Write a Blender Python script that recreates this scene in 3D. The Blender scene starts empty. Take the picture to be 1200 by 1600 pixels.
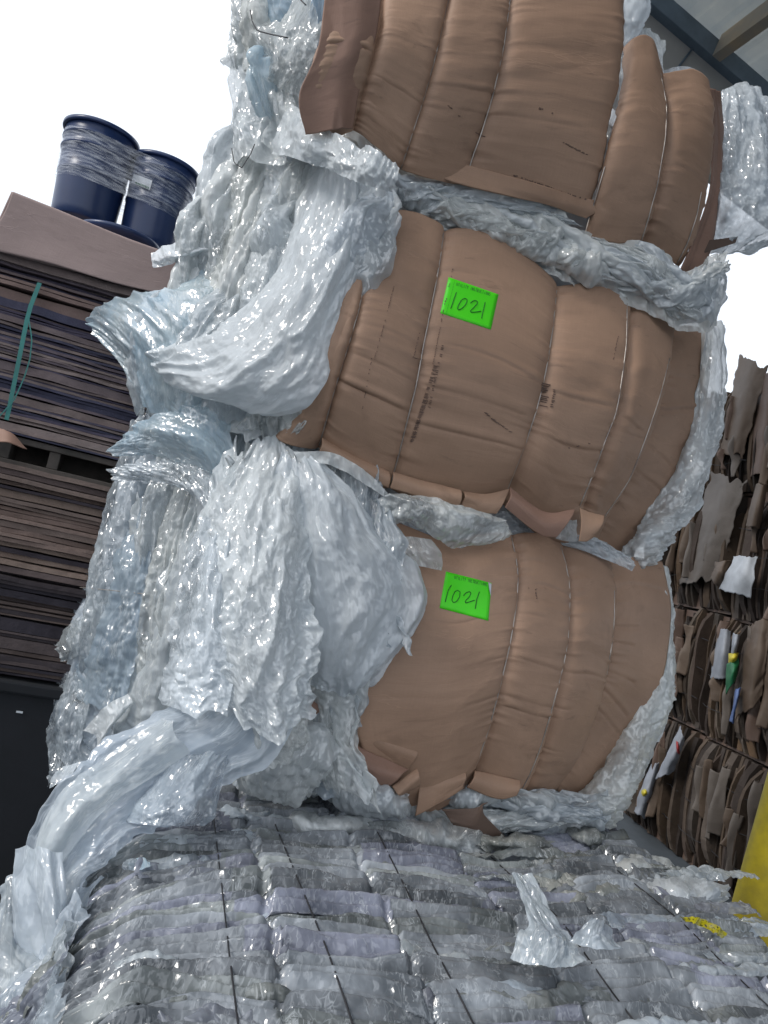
import bpy, bmesh, math, random
import numpy as np
from mathutils import Vector, Matrix
from mathutils.bvhtree import BVHTree

sc = bpy.context.scene
col = sc.collection
rng = random.Random(11)
R = math.radians

# ------------------------------------------------------------------ camera
CAM = np.array([0.0, 0.0, 1.6])
TH, PH, FOC = R(3.3), R(13.2), 1200.0
FW = np.array([0, math.cos(TH), math.sin(TH)])
_u0 = np.array([0, -math.sin(TH), math.cos(TH)])
_r0 = np.array([1.0, 0, 0])
RT = math.cos(PH) * _r0 + math.sin(PH) * _u0
UP = -math.sin(PH) * _r0 + math.cos(PH) * _u0
cd = bpy.data.cameras.new('camera')
cam = bpy.data.objects.new('camera', cd)
col.objects.link(cam)
cd.sensor_fit = 'HORIZONTAL'; cd.sensor_width = 36; cd.lens = 36
cd.clip_start = 0.05; cd.clip_end = 3000
M3 = np.column_stack([RT, UP, -FW])
cam.matrix_world = Matrix.Translation(Vector(CAM)) @ Matrix(M3.tolist()).to_4x4()
sc.camera = cam

def ray(px, py):
    return FOC * FW + (px - 600) * RT + (800 - py) * UP
def atY(px, py, Y):
    r = ray(px, py); return CAM + r * (Y / r[1])
def atZ(px, py, z):
    r = ray(px, py); return CAM + r * ((z - CAM[2]) / r[2])
def atPlane(px, py, n, c):
    r = ray(px, py); return CAM + r * ((c - n @ CAM) / (n @ r))
def pix(P):
    q = np.asarray(P, float) - CAM
    return 600 + FOC * (q @ RT) / (q @ FW), 800 - FOC * (q @ UP) / (q @ FW)

Uax = np.array([math.cos(R(19)), math.sin(R(19)), 0.0])
Vax = np.array([-math.sin(R(19)), math.cos(R(19)), 0.0])
Zax = np.array([0, 0, 1.0])
V0 = float(atY(480, 1095, 2.2) @ Vax)
class Plane:
    def __init__(s, n, c): s.n, s.c = n, c
    def at(s, px, py, d=0.0): return atPlane(px, py, s.n, s.c + d)
PF = Plane(-Vax, -V0)                       # front plane of the bale tower, d towards the viewer
nL = np.array([-0.5, -0.866, 0.0])
def left_plane(px, py):
    return Plane(nL, float(PF.at(px, py) @ nL))
PL4, PL3, PL2 = left_plane(500, 130), left_plane(490, 560), left_plane(500, 960)
class YPlane:
    def at(s, px, py, d): return atY(px, py, d)
PY = YPlane()

# ------------------------------------------------------------------ noise
def _h(ix, iy, seed):
    ix = (ix.astype(np.int64) & 0xffffffff).astype(np.uint64); iy = (iy.astype(np.int64) & 0xffffffff).astype(np.uint64)
    h = (ix * np.uint64(374761393) + iy * np.uint64(668265263) + np.uint64((seed * 974711 + 12345) & 0xffffffff)) & np.uint64(0xffffffff)
    h = ((h ^ (h >> np.uint64(13))) * np.uint64(1274126177)) & np.uint64(0xffffffff)
    h = h ^ (h >> np.uint64(16))
    return h.astype(np.float64) / 4294967295.0
def vn(x, y, seed=0):
    x, y = np.broadcast_arrays(np.asarray(x, float), np.asarray(y, float))
    ix, iy = np.floor(x), np.floor(y); fx, fy = x - ix, y - iy
    fx = fx * fx * (3 - 2 * fx); fy = fy * fy * (3 - 2 * fy)
    a, b, c, d = _h(ix, iy, seed), _h(ix + 1, iy, seed), _h(ix, iy + 1, seed), _h(ix + 1, iy + 1, seed)
    return (a * (1 - fx) + b * fx) * (1 - fy) + (c * (1 - fx) + d * fx) * fy
def facet(x, y, seed=0):                    # piecewise planar triangles: crumpled film
    x = x + 0.9 * (vn(x * .8, y * .8, seed + 31) - .5); y = y + 0.9 * (vn(x * .8, y * .8, seed + 57) - .5)
    s = (x + y) * 0.366; X, Y = x + s, y + s
    ix, iy = np.floor(X), np.floor(Y); fx, fy = X - ix, Y - iy
    a, d = _h(ix, iy, seed), _h(ix + 1, iy + 1, seed)
    lo = fx > fy
    m = np.where(lo, _h(ix + 1, iy, seed), _h(ix, iy + 1, seed))
    big, sm = np.maximum(fx, fy), np.minimum(fx, fy)
    return a * (1 - big) + m * (big - sm) + d * sm
def ridge(x, y, seed=0):
    return 1 - np.abs(2 * vn(x, y, seed) - 1)

# ------------------------------------------------------------------ objects
def setp(o, label=None, cat=None, group=None, kind=None):
    if label: o['label'] = label
    if cat: o['category'] = cat
    if group: o['group'] = group
    if kind: o['kind'] = kind
    return o
def empty(name, loc, label, cat, group=None, kind=None):
    o = bpy.data.objects.new(name, None); col.objects.link(o); o.location = Vector([float(c) for c in loc])
    o.empty_display_size = .1
    return setp(o, label, cat, group, kind)
def link_mesh(name, me, mat, parent=None):
    o = bpy.data.objects.new(name, me); col.objects.link(o)
    if mat is not None and not len(me.materials): me.materials.append(mat)
    if parent is not None:
        o.parent = parent; o.matrix_parent_inverse = Matrix.Translation(-parent_loc(parent))
    return o
def parent_loc(p):
    return p.location if p.type == 'EMPTY' else Vector((0, 0, 0))
def grid_mesh(name, P, uv=None, smooth=True, colors=None):
    nv, nu = P.shape[:2]
    me = bpy.data.meshes.new(name)
    me.vertices.add(nv * nu); me.vertices.foreach_set('co', P.reshape(-1).astype(np.float32))
    i = np.arange(nv * nu).reshape(nv, nu)
    q = np.stack([i[:-1, :-1], i[1:, :-1], i[1:, 1:], i[:-1, 1:]], -1).reshape(-1, 4)
    n = len(q)
    me.loops.add(n * 4); me.loops.foreach_set('vertex_index', q.reshape(-1).astype(np.int32))
    me.polygons.add(n); me.polygons.foreach_set('loop_start', (np.arange(n) * 4).astype(np.int32))
    me.polygons.foreach_set('use_smooth', np.full(n, smooth))
    if uv is not None:
        l = me.uv_layers.new(name='UVMap')
        l.data.foreach_set('uv', uv.reshape(-1, 2)[q.reshape(-1)].reshape(-1).astype(np.float32))
    me.update(calc_edges=True); me.validate()
    return me
def cmat(t, n):                             # catmull-rom weights, t in [0,1]
    t = np.asarray(t, float)
    W = np.zeros((len(t), n))
    if n == 2:
        W[:, 0] = 1 - t; W[:, 1] = t; return W
    x = t * (n - 1); k = np.clip(np.floor(x).astype(int), 0, n - 2); f = x - k
    f2, f3 = f * f, f * f * f
    w = [(-f3 + 2 * f2 - f) / 2, (3 * f3 - 5 * f2 + 2) / 2, (-3 * f3 + 4 * f2 + f) / 2, (f3 - f2) / 2]
    r = np.arange(len(t))
    for j, wj in zip((-1, 0, 1, 2), w):
        idx = k + j
        lo, hi = idx < 0, idx > n - 1
        ok = ~(lo | hi)
        np.add.at(W, (r[ok], idx[ok]), wj[ok])
        np.add.at(W, (r[lo], np.zeros(lo.sum(), int)), 2 * wj[lo]); np.add.at(W, (r[lo], np.ones(lo.sum(), int)), -wj[lo])
        np.add.at(W, (r[hi], np.full(hi.sum(), n - 1)), 2 * wj[hi]); np.add.at(W, (r[hi], np.full(hi.sum(), n - 2)), -wj[hi])
    return W
class Base:
    """smooth surface through a grid of 3-D points (rows, cols, 3)"""
    def __init__(s, G): s.G = np.asarray(G, float)
    def ev(s, u, v):
        sh = np.shape(u); u = np.ravel(u); v = np.ravel(v)
        Wu, Wv = cmat(u, s.G.shape[1]), cmat(v, s.G.shape[0])
        return np.einsum('nr,rcd,nc->nd', Wv, s.G, Wu, optimize=True).reshape(sh + (3,))
def rows(plane, g, dd=0.0):                 # g: rows of (px,py[,d])
    return Base([[plane.at(p[0], p[1], (p[2] if len(p) > 2 else 0) + dd) for p in r] for r in g])
def resample(pl, n):
    pl = np.asarray(pl, float); L = np.r_[0, np.cumsum(np.linalg.norm(np.diff(pl[:, :2], axis=0), axis=1))]
    t = np.linspace(0, L[-1], n)
    return np.stack([np.interp(t, L, pl[:, k]) for k in range(pl.shape[1])], 1)
def cols(plane, cs, n=7, dfun=None):        # cs: polylines top to bottom
    rs = [resample(c, n) for c in cs]; m = len(rs)
    G = np.zeros((n, m, 3))
    for j in range(m):
        for i in range(n):
            p = rs[j][i]; d = (p[2] if len(p) > 2 else 0) + (dfun(j / (m - 1), i / (n - 1)) if dfun else 0)
            G[i, j] = plane.at(p[0], p[1], d)
    return Base(G)
SEED = [100]
def surface(name, base, mat, parent=None, step=3.2, disp=None, edge=0.0, thick=0, shift=0.0, cap=300):
    """mesh a Base, displace along its normal; disp(u,v,s,t,seed) in metres"""
    SEED[0] += 7; seed = SEED[0]
    G = base.G
    def span(A):
        a = np.array([pix(p) for p in A]); return np.linalg.norm(np.diff(a, axis=0), axis=1).sum()
    wpx = max(span(r) for r in G); hpx = max(span(G[:, j]) for j in range(G.shape[1]))
    nu = int(min(cap, max(8, wpx / step))); nv = int(min(cap, max(8, hpx / step)))
    wm = max(np.linalg.norm(np.diff(r, axis=0), axis=1).sum() for r in G)
    hm = max(np.linalg.norm(np.diff(G[:, j], axis=0), axis=1).sum() for j in range(G.shape[1]))
    u, v = np.meshgrid(np.linspace(0, 1, nu), np.linspace(0, 1, nv))
    if edge:
        ue = edge * 2 * (vn(v * hm * 14, v * 0 + 3, seed) - .45 + .5 * (vn(v * hm * 45, v * 0, seed + 1) - .5))
        ve = edge * 2 * (vn(u * wm * 14, u * 0 + 9, seed + 2) - .45 + .5 * (vn(u * wm * 45, u * 0, seed + 3) - .5))
        u2 = .5 + (u - .5) * (1 + ue); v2 = .5 + (v - .5) * (1 + ve)
    else: u2, v2 = u, v
    P = base.ev(u2, v2)
    s, t = u * wm, v * hm
    if disp is not None:
        du = np.gradient(P, axis=1); dv = np.gradient(P, axis=0)
        N = np.cross(du, dv); N /= (np.linalg.norm(N, axis=-1, keepdims=True) + 1e-12)
        if np.mean(np.sum(N * (CAM - P), -1)) < 0: N = -N
        P = P + N * (disp(u, v, s, t, seed)[..., None] + shift)
    me = grid_mesh(name, P, np.stack([s + seed * .37, t + seed * .11], -1))
    o = link_mesh(name, me, mat, parent)
    if thick:
        md = o.modifiers.new('thick', 'SOLIDIFY'); md.thickness = thick; md.offset = 0
    return o
def film_disp(fold=.03, ff=14, cr=.012, cs=.06, mi=.004, aniso=.18, tilt=0.0, puff=0.0):
    def f(u, v, s, t, seed):
        s2 = s + tilt * t + .05 * (vn(s * 5, t * 5, seed + 4) - .5)
        h = fold * (ridge(s2 * ff, t * ff * aniso, seed) ** 1.6 + .5 * ridge(s2 * ff * 2.3, t * ff * 2.3 * aniso, seed + 5) ** 1.5 - .7)
        h = h + cr * 1.2 * (facet(s2 / cs, t / cs * .55, seed + 8) - .5) + cr * .55 * (facet(s2 / cs * 2, t / cs * 1.1, seed + 18) - .5)
        h = h + mi * 2.6 * (facet(s2 / cs * 3.1, t / cs * 2.0, seed + 11) - .5)
        h = h + mi * .9 * (facet(s2 / cs * 7.5, t / cs * 6, seed + 13) - .5)
        if puff: h = h + puff * np.sqrt(np.clip(4 * u * (1 - u), 0, 1)) * np.sqrt(np.clip(4 * v * (1 - v), 0, 1))
        return h
    return f
def tube(name, pts, r, mat, parent=None, n=6, closed=False):
    pts = np.asarray(pts, float); m = len(pts)
    T = np.gradient(pts, axis=0)
    if closed: T = np.roll(pts, -1, 0) - np.roll(pts, 1, 0)
    T /= np.linalg.norm(T, axis=1, keepdims=True) + 1e-12
    ref = np.array([0.31, .2, .93]); V = []
    rr = np.full(m, r) if np.isscalar(r) else np.asarray(r)
    for i in range(m):
        a = np.cross(T[i], ref)
        if np.linalg.norm(a) < .2: a = np.cross(T[i], [1, 0, 0])
        a /= np.linalg.norm(a); b = np.cross(T[i], a)
        for k in range(n):
            th = 2 * math.pi * k / n; V.append(pts[i] + rr[i] * (math.cos(th) * a + math.sin(th) * b))
    Fc = []
    for i in range(m if closed else m - 1):
        for k in range(n):
            a, b = i * n + k, i * n + (k + 1) % n; j = (i + 1) % m
            Fc.append((a, b, j * n + (k + 1) % n, j * n + k))
    if not closed: Fc += [tuple(range(n))[::-1], tuple(range((m - 1) * n, m * n))]
    return poly(name, V, Fc, mat, parent, True)
def poly(name, V, Fc, mat, parent=None, smooth=False):
    me = bpy.data.meshes.new(name); me.from_pydata([tuple(float(c) for c in v) for v in V], [], Fc)
    if smooth: me.polygons.foreach_set('use_smooth', np.full(len(me.polygons), True))
    me.update(); return link_mesh(name, me, mat, parent)
def prism(V, Fc, base, z0, z1):             # base: list of xy(3)
    n = len(base); k = len(V)
    for z in (z0, z1):
        for b in base: V.append((b[0], b[1], z))
    for i in range(n): j = (i + 1) % n; Fc.append((k + i, k + j, k + n + j, k + n + i))
    Fc.append(tuple(k + i for i in range(n))[::-1]); Fc.append(tuple(k + n + i for i in range(n)))
def obox(V, Fc, o, a, b, c):                # oriented box from corner o with edge vectors a,b,c
    k = len(V); o, a, b, c = map(np.asarray, (o, a, b, c))
    V += [o, o + a, o + a + b, o + b, o + c, o + a + c, o + a + b + c, o + b + c]
    Fc += [tuple(k + i for i in f) for f in ((3, 2, 1, 0), (4, 5, 6, 7), (0, 1, 5, 4), (1, 2, 6, 5), (2, 3, 7, 6), (3, 0, 4, 7))]
def bevel(o, w=.004, seg=2):
    m = o.modifiers.new('bevel', 'BEVEL'); m.width = w; m.segments = seg; m.limit_method = 'ANGLE'; return o
def bvh_of(o):
    me = o.data
    return BVHTree.FromPolygons([tuple(v.co) for v in me.vertices], [tuple(p.vertices) for p in me.polygons])
def cast(bvhs, px, py, off=.003, fallback=None):
    r = ray(px, py); r = r / np.linalg.norm(r); best = None
    for b in (bvhs if isinstance(bvhs, list) else [bvhs]):
        h = b.ray_cast(Vector(CAM), Vector(r))
        if h[0] is not None and (best is None or h[3] < best[3]): best = h
    if best is None: return None if fallback is None else fallback.at(px, py, 0)
    return np.array(best[0]) - r * off
def wire(name, pl, bvhs, mat, parent, r=.0017, off=.004, n=40, fb=None, smooth=3):
    pts = [cast(bvhs, p[0], p[1], off, fb) for p in resample(pl, n)]
    pts = np.array([p for p in pts if p is not None])
    for _ in range(smooth):
        q = pts.copy(); q[1:-1] = (pts[:-2] + 2 * pts[1:-1] + pts[2:]) / 4; pts = q
    return tube(name, pts, r, mat, parent)
# ------------------------------------------------------------------ materials
class NT:
    def __init__(s, name):
        s.m = bpy.data.materials.new(name); s.m.use_nodes = True; s.t = s.m.node_tree; s.t.nodes.clear()
        s.out = s.n('ShaderNodeOutputMaterial')
    def n(s, kind, **kw):
        nd = s.t.nodes.new(kind)
        for k, v in kw.items():
            if k.startswith('i_'): nd.inputs[int(k[2:])].default_value = v
            else: setattr(nd, k, v)
        return nd
    def l(s, a, b): s.t.links.new(a, b)
    def math(s, op, a, b=None):
        nd = s.n('ShaderNodeMath', operation=op)
        for i, x in enumerate((a, b)):
            if x is None: continue
            if isinstance(x, (int, float)): nd.inputs[i].default_value = x
            else: s.l(x, nd.inputs[i])
        return nd.outputs[0]
    def mixc(s, f, a, b):
        nd = s.n('ShaderNodeMix', data_type='RGBA')
        for i, x in ((0, f), (6, a), (7, b)):
            if isinstance(x, (int, float)): nd.inputs[i].default_value = x
            elif isinstance(x, tuple): nd.inputs[i].default_value = x + (1,) if len(x) == 3 else x
            else: s.l(x, nd.inputs[i])
        return nd.outputs[2]
    def ramp(s, x, p0, p1):
        nd = s.n('ShaderNodeMapRange'); s.l(x, nd.inputs[0]); nd.inputs[1].default_value = p0; nd.inputs[2].default_value = p1; nd.clamp = True
        return nd.outputs[0]
    def noise(s, vec, scale, detail=3, rough=.5, typ='FBM', dist=0):
        nd = s.n('ShaderNodeTexNoise'); nd.noise_type = typ; nd.inputs['Scale'].default_value = scale; nd.inputs['Detail'].default_value = detail
        nd.inputs['Roughness'].default_value = rough; nd.inputs['Distortion'].default_value = dist; s.l(vec, nd.inputs['Vector']); return nd.outputs[0]
    def scaled(s, vec, sc_):
        nd = s.n('ShaderNodeMapping'); nd.inputs['Scale'].default_value = sc_; s.l(vec, nd.inputs[0]); return nd.outputs[0]

def film_mat(name, cA, cB, clear=.18, gloss=.22, rough=.16, transl=.4, bump=.55, streak=.45, facet=.5, white=.5, rowtone=False, glint_col=(.95, .97, .98)):
    """thin crumpled polyethylene: facets tilt the normal cell by cell, glints along creases are painted in as white streaks, part of the film is see-through"""
    k = NT(name)
    tc = k.n('ShaderNodeTexCoord').outputs['UV']
    ob = k.n('ShaderNodeTexCoord').outputs['Object']
    oi = k.n('ShaderNodeObjectInfo').outputs['Random']
    v1 = k.scaled(tc, (1, streak, 1))
    def warped(vec, sc_n, am):
        nn = k.n('ShaderNodeTexNoise'); nn.inputs['Scale'].default_value = sc_n; nn.inputs['Detail'].default_value = 3; k.l(vec, nn.inputs[0])
        s2 = k.n('ShaderNodeVectorMath', operation='SCALE'); s2.inputs['Scale'].default_value = am; k.l(nn.outputs[1], s2.inputs[0])
        ad = k.n('ShaderNodeVectorMath', operation='ADD'); k.l(vec, ad.inputs[0]); k.l(s2.outputs[0], ad.inputs[1]); return ad.outputs[0]
    wv = warped(v1, 11, .11); wv2 = warped(v1, 30, .05)
    acc = None
    for vec, scl, am in ((wv, 44, .9), (wv2, 120, 1.0)):
        vo = k.n('ShaderNodeTexVoronoi', feature='F1'); vo.inputs['Scale'].default_value = scl; k.l(vec, vo.inputs['Vector'])
        sb = k.n('ShaderNodeVectorMath', operation='SUBTRACT'); k.l(vo.outputs['Color'], sb.inputs[0]); sb.inputs[1].default_value = (.5, .5, .5)
        sc_ = k.n('ShaderNodeVectorMath', operation='SCALE'); k.l(sb.outputs[0], sc_.inputs[0]); sc_.inputs['Scale'].default_value = am
        if acc is None: acc = sc_.outputs[0]
        else:
            ad = k.n('ShaderNodeVectorMath', operation='ADD'); k.l(acc, ad.inputs[0]); k.l(sc_.outputs[0], ad.inputs[1]); acc = ad.outputs[0]
    ve = k.n('ShaderNodeTexVoronoi', feature='DISTANCE_TO_EDGE'); ve.inputs['Scale'].default_value = 44; k.l(wv, ve.inputs['Vector'])
    edge = k.math('SUBTRACT', 1.0, k.ramp(ve.outputs['Distance'], 0, .07))
    n1 = k.noise(wv2, 24, 5, .6, 'RIDGED_MULTIFRACTAL', .4)
    bp = k.n('ShaderNodeBump'); bp.inputs['Strength'].default_value = bump; bp.inputs['Distance'].default_value = .006
    k.l(n1, bp.inputs['Height'])
    def tilted(am):
        s3 = k.n('ShaderNodeVectorMath', operation='SCALE'); k.l(acc, s3.inputs[0]); s3.inputs['Scale'].default_value = am
        ad = k.n('ShaderNodeVectorMath', operation='ADD'); k.l(bp.outputs[0], ad.inputs[0]); k.l(s3.outputs[0], ad.inputs[1])
        nm = k.n('ShaderNodeVectorMath', operation='NORMALIZE'); k.l(ad.outputs[0], nm.inputs[0]); return nm.outputs[0]
    nd, ng = tilted(facet * .62), tilted(facet * 2.3)
    patchy = k.ramp(k.noise(ob, 7, 4, .6), .38, .62)
    c = k.mixc(patchy, cA, cB)
    if rowtone:
        at = k.n('ShaderNodeAttribute', attribute_name='tone'); m0 = k.n('ShaderNodeMix', data_type='RGBA', blend_type='MULTIPLY'); m0.inputs[0].default_value = 1
        k.l(c, m0.inputs[6]); k.l(at.outputs[0], m0.inputs[7]); c = m0.outputs[2]
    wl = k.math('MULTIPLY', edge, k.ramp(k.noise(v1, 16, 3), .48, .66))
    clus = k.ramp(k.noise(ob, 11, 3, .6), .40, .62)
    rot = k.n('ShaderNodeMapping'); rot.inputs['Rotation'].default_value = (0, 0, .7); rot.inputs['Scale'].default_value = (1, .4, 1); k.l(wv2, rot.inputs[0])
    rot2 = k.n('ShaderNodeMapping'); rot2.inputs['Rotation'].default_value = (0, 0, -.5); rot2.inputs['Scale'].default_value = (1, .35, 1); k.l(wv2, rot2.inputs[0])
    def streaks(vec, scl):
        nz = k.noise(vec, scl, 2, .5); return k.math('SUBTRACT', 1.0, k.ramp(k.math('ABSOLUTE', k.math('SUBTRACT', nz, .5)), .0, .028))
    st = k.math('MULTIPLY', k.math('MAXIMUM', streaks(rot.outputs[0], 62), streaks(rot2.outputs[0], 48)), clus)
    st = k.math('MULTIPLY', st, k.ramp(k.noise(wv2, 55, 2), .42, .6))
    wl = k.math('MAXIMUM', k.math('MULTIPLY', wl, white), k.math('MULTIPLY', st, min(1, white * 1.7)))  # painted glints: white lines mixed into the film colour
    c = k.mixc(wl, c, glint_col)
    tint = k.mixc(oi, (.90, .95, 1.0), (1.0, 1.0, .96))
    mm = k.n('ShaderNodeMix', data_type='RGBA', blend_type='MULTIPLY'); mm.inputs[0].default_value = 1; k.l(c, mm.inputs[6]); k.l(tint, mm.inputs[7]); c = mm.outputs[2]
    di = k.n('ShaderNodeBsdfDiffuse'); k.l(c, di.inputs[0]); k.l(nd, di.inputs['Normal'])
    tr = k.n('ShaderNodeBsdfTranslucent'); k.l(c, tr.inputs[0]); k.l(nd, tr.inputs['Normal'])
    gl = k.n('ShaderNodeBsdfGlossy'); gl.inputs['Roughness'].default_value = rough * .75; gl.inputs[0].default_value = (1, 1, 1, 1); k.l(ng, gl.inputs['Normal'])
    tp = k.n('ShaderNodeBsdfTransparent')
    m1 = k.n('ShaderNodeMixShader'); m1.inputs[0].default_value = transl; k.l(di.outputs[0], m1.inputs[1]); k.l(tr.outputs[0], m1.inputs[2])
    cl = k.math('MULTIPLY', k.ramp(k.noise(v1, 9, 3), .3, .7), clear * 2); cl = k.math('MULTIPLY', cl, k.math('SUBTRACT', 1.0, wl))
    m2 = k.n('ShaderNodeMixShader'); k.l(cl, m2.inputs[0]); k.l(m1.outputs[0], m2.inputs[1]); k.l(tp.outputs[0], m2.inputs[2])
    lw = k.n('ShaderNodeLayerWeight'); lw.inputs[0].default_value = .4; k.l(ng, lw.inputs['Normal'])
    gf = k.math('ADD', k.math('MULTIPLY', lw.outputs['Fresnel'], .16), gloss * .34); gf = k.math('MINIMUM', gf, .24)
    m3 = k.n('ShaderNodeMixShader'); k.l(gf, m3.inputs[0]); k.l(m2.outputs[0], m3.inputs[1]); k.l(gl.outputs[0], m3.inputs[2])
    k.l(m3.outputs[0], k.out.inputs[0]); return k.m
def plain(name, c, rough=.6, metal=0, c2=None, nsc=8, bump=.1, bsc=60, coord='Object', spec=.5):
    k = NT(name); ob = k.n('ShaderNodeTexCoord').outputs[coord]
    b = k.n('ShaderNodeBsdfPrincipled'); b.inputs['Roughness'].default_value = rough; b.inputs['Metallic'].default_value = metal
    b.inputs['Specular IOR Level'].default_value = spec
    cc = k.mixc(k.ramp(k.noise(ob, nsc, 5, .6), .35, .68), c, c2 or tuple(x * .7 for x in c)); k.l(cc, b.inputs['Base Color'])
    if bump:
        bp = k.n('ShaderNodeBump'); bp.inputs['Strength'].default_value = bump; bp.inputs['Distance'].default_value = .004
        k.l(k.noise(ob, bsc, 5, .6), bp.inputs['Height']); k.l(bp.outputs[0], b.inputs['Normal'])
    k.l(b.outputs[0], k.out.inputs[0]); return k.m
def card_mat(name, c=(.43, .275, .19), stain=.5, flute=True):
    k = NT(name); tc = k.n('ShaderNodeTexCoord').outputs['UV']
    b = k.n('ShaderNodeBsdfPrincipled'); b.inputs['Roughness'].default_value = .55; b.inputs['Specular IOR Level'].default_value = .35
    big = k.ramp(k.noise(tc, 3.2, 4, .55), .3, .7)
    cc = k.mixc(big, tuple(x * .80 for x in c), tuple(x * 1.1 for x in c))
    cc = k.mixc(k.math('MULTIPLY', k.ramp(k.noise(k.scaled(tc, (1, 1.6, 1)), 6, 6, .7, dist=.8), .56, .72), .4), cc, tuple(x * .55 for x in c))
    fib = k.ramp(k.noise(k.scaled(tc, (260, 18, 1)), 1, 3, .6), .2, .8)
    cc = k.mixc(k.math('MULTIPLY', fib, .16), cc, tuple(x * .5 for x in c))
    sp = k.ramp(k.noise(k.scaled(tc, (7, 26, 1)), 1, 6, .72, dist=.4), .62, .74)
    cc = k.mixc(k.math('MULTIPLY', sp, stain), cc, (.09, .06, .05))
    cr = k.math('SUBTRACT', 1.0, k.ramp(k.math('ABSOLUTE', k.math('SUBTRACT', k.noise(k.scaled(tc, (1.6, 7, 1)), 1.6, 4, .55, dist=.3), .5)), 0, .010))
    cr = k.math('MULTIPLY', cr, k.ramp(k.noise(tc, 5, 2), .45, .6))
    cc = k.mixc(k.math('MULTIPLY', cr, .16), cc, tuple(min(1, x * 1.5) for x in c))
    b_in = cc
    k.l(b_in, b.inputs['Base Color'])
    wv = k.n('ShaderNodeTexWave', wave_type='BANDS', bands_direction='X'); wv.inputs['Scale'].default_value = 42; wv.inputs['Distortion'].default_value = .6
    k.l(tc, wv.inputs['Vector'])
    hh = k.math('ADD', k.math('MULTIPLY', cr, .4), 0.0); hh = k.math('ADD', hh, k.math('ADD', k.math('MULTIPLY', wv.outputs['Fac'], .035 if flute else 0), k.math('ADD', k.math('MULTIPLY', k.noise(k.scaled(tc, (1, 3.5, 1)), 9, 7, .68, dist=.5), 1.5), k.math('MULTIPLY', k.noise(k.scaled(tc, (1, 4, 1)), 13, 4, .6, 'RIDGED_MULTIFRACTAL'), .22))))
    bp = k.n('ShaderNodeBump'); bp.inputs['Strength'].default_value = .2; bp.inputs['Distance'].default_value = .006; k.l(hh, bp.inputs['Height'])
    k.l(bp.outputs[0], b.inputs['Normal']); k.l(b.outputs[0], k.out.inputs[0]); return k.m
def attr_mat(name, rough=.8):
    k = NT(name); at = k.n('ShaderNodeAttribute', attribute_name='tone'); b = k.n('ShaderNodeBsdfPrincipled'); b.inputs['Roughness'].default_value = rough
    b.inputs['Specular IOR Level'].default_value = .2
    ob = k.n('ShaderNodeTexCoord').outputs['Object']
    f = k.ramp(k.noise(ob, 9, 6, .65), .35, .7)
    dk = k.n('ShaderNodeMix', data_type='RGBA', blend_type='MULTIPLY'); k.l(k.math('MULTIPLY', f, .55), dk.inputs[0]); k.l(at.outputs[0], dk.inputs[6]); dk.inputs[7].default_value = (.35, .33, .33, 1)
    k.l(dk.outputs[2], b.inputs['Base Color'])
    bp = k.n('ShaderNodeBump'); bp.inputs['Strength'].default_value = .5; bp.inputs['Distance'].default_value = .01; k.l(k.noise(ob, 30, 5, .6), bp.inputs['Height']); k.l(bp.outputs[0], b.inputs['Normal'])
    k.l(b.outputs[0], k.out.inputs[0]); return k.m

M = {}
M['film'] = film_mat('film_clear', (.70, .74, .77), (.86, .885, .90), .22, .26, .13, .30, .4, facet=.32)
M['film2'] = film_mat('film_shaded', (.44, .50, .57), (.66, .71, .76), .24, .26, .13, .3, .4, facet=.34)  # shaded copies below: shade low on the tower is put into the colour
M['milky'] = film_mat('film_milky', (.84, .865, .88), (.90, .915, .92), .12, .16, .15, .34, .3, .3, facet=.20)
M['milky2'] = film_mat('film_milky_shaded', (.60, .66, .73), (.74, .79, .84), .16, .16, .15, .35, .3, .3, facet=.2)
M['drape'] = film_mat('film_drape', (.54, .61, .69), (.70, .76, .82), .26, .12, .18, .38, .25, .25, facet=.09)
M['blue'] = film_mat('film_blue', (.56, .72, .86), (.72, .84, .92), .24, .12, .16, .45, .3, .3, facet=.12)
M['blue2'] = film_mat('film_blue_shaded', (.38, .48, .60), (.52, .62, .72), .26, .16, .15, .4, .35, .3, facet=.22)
M['thin'] = film_mat('film_thin', (.70, .74, .77), (.86, .89, .90), .38, .26, .12, .3, .4, facet=.34)
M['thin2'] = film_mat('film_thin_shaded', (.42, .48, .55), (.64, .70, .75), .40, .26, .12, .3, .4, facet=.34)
M['grey'] = film_mat('film_packed', (.13, .145, .16), (.31, .335, .36), 0, .16, .18, .05, .45, .5, facet=.22, white=.35, rowtone=True, glint_col=(.66, .70, .76))
M['warm'] = film_mat('film_dull', (.21, .225, .22), (.37, .39, .39), .16, .2, .16, .2, .45, facet=.26, white=.5)
M['lilac'] = film_mat('film_lilac', (.24, .25, .30), (.38, .40, .45), .16, .2, .15, .3, .45, facet=.26, white=.4)
M['core'] = film_mat('film_core', (.50, .55, .60), (.68, .72, .76), 0, .1, .3, .1, .5)
M['card'] = card_mat('cardboard')
M['card_r'] = card_mat('cardboard_reddish', (.33, .20, .15))
M['card_d'] = card_mat('cardboard_dark', (.14, .095, .075))
M['card_l'] = card_mat('cardboard_stack_tone', (.40, .30, .28), .1)
M['occ'] = attr_mat('bale_paper')
M['steel'] = plain('bale_wire', (.62, .57, .52), .3, .5, (.30, .26, .24), 14)
M['rust'] = plain('dark_wire', (.05, .05, .055), .5, .5)
def sticker_mat():
    k = NT('green_label'); b = k.n('ShaderNodeBsdfPrincipled'); b.inputs['Roughness'].default_value = .5
    ob = k.n('ShaderNodeTexCoord').outputs['Object']
    k.l(k.mixc(k.noise(ob, 30, 3), (.06, .80, .01), (.10, .88, .015)), b.inputs['Base Color'])
    k.l(b.outputs[0], k.out.inputs[0]); return k.m
M['label'] = sticker_mat()
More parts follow.
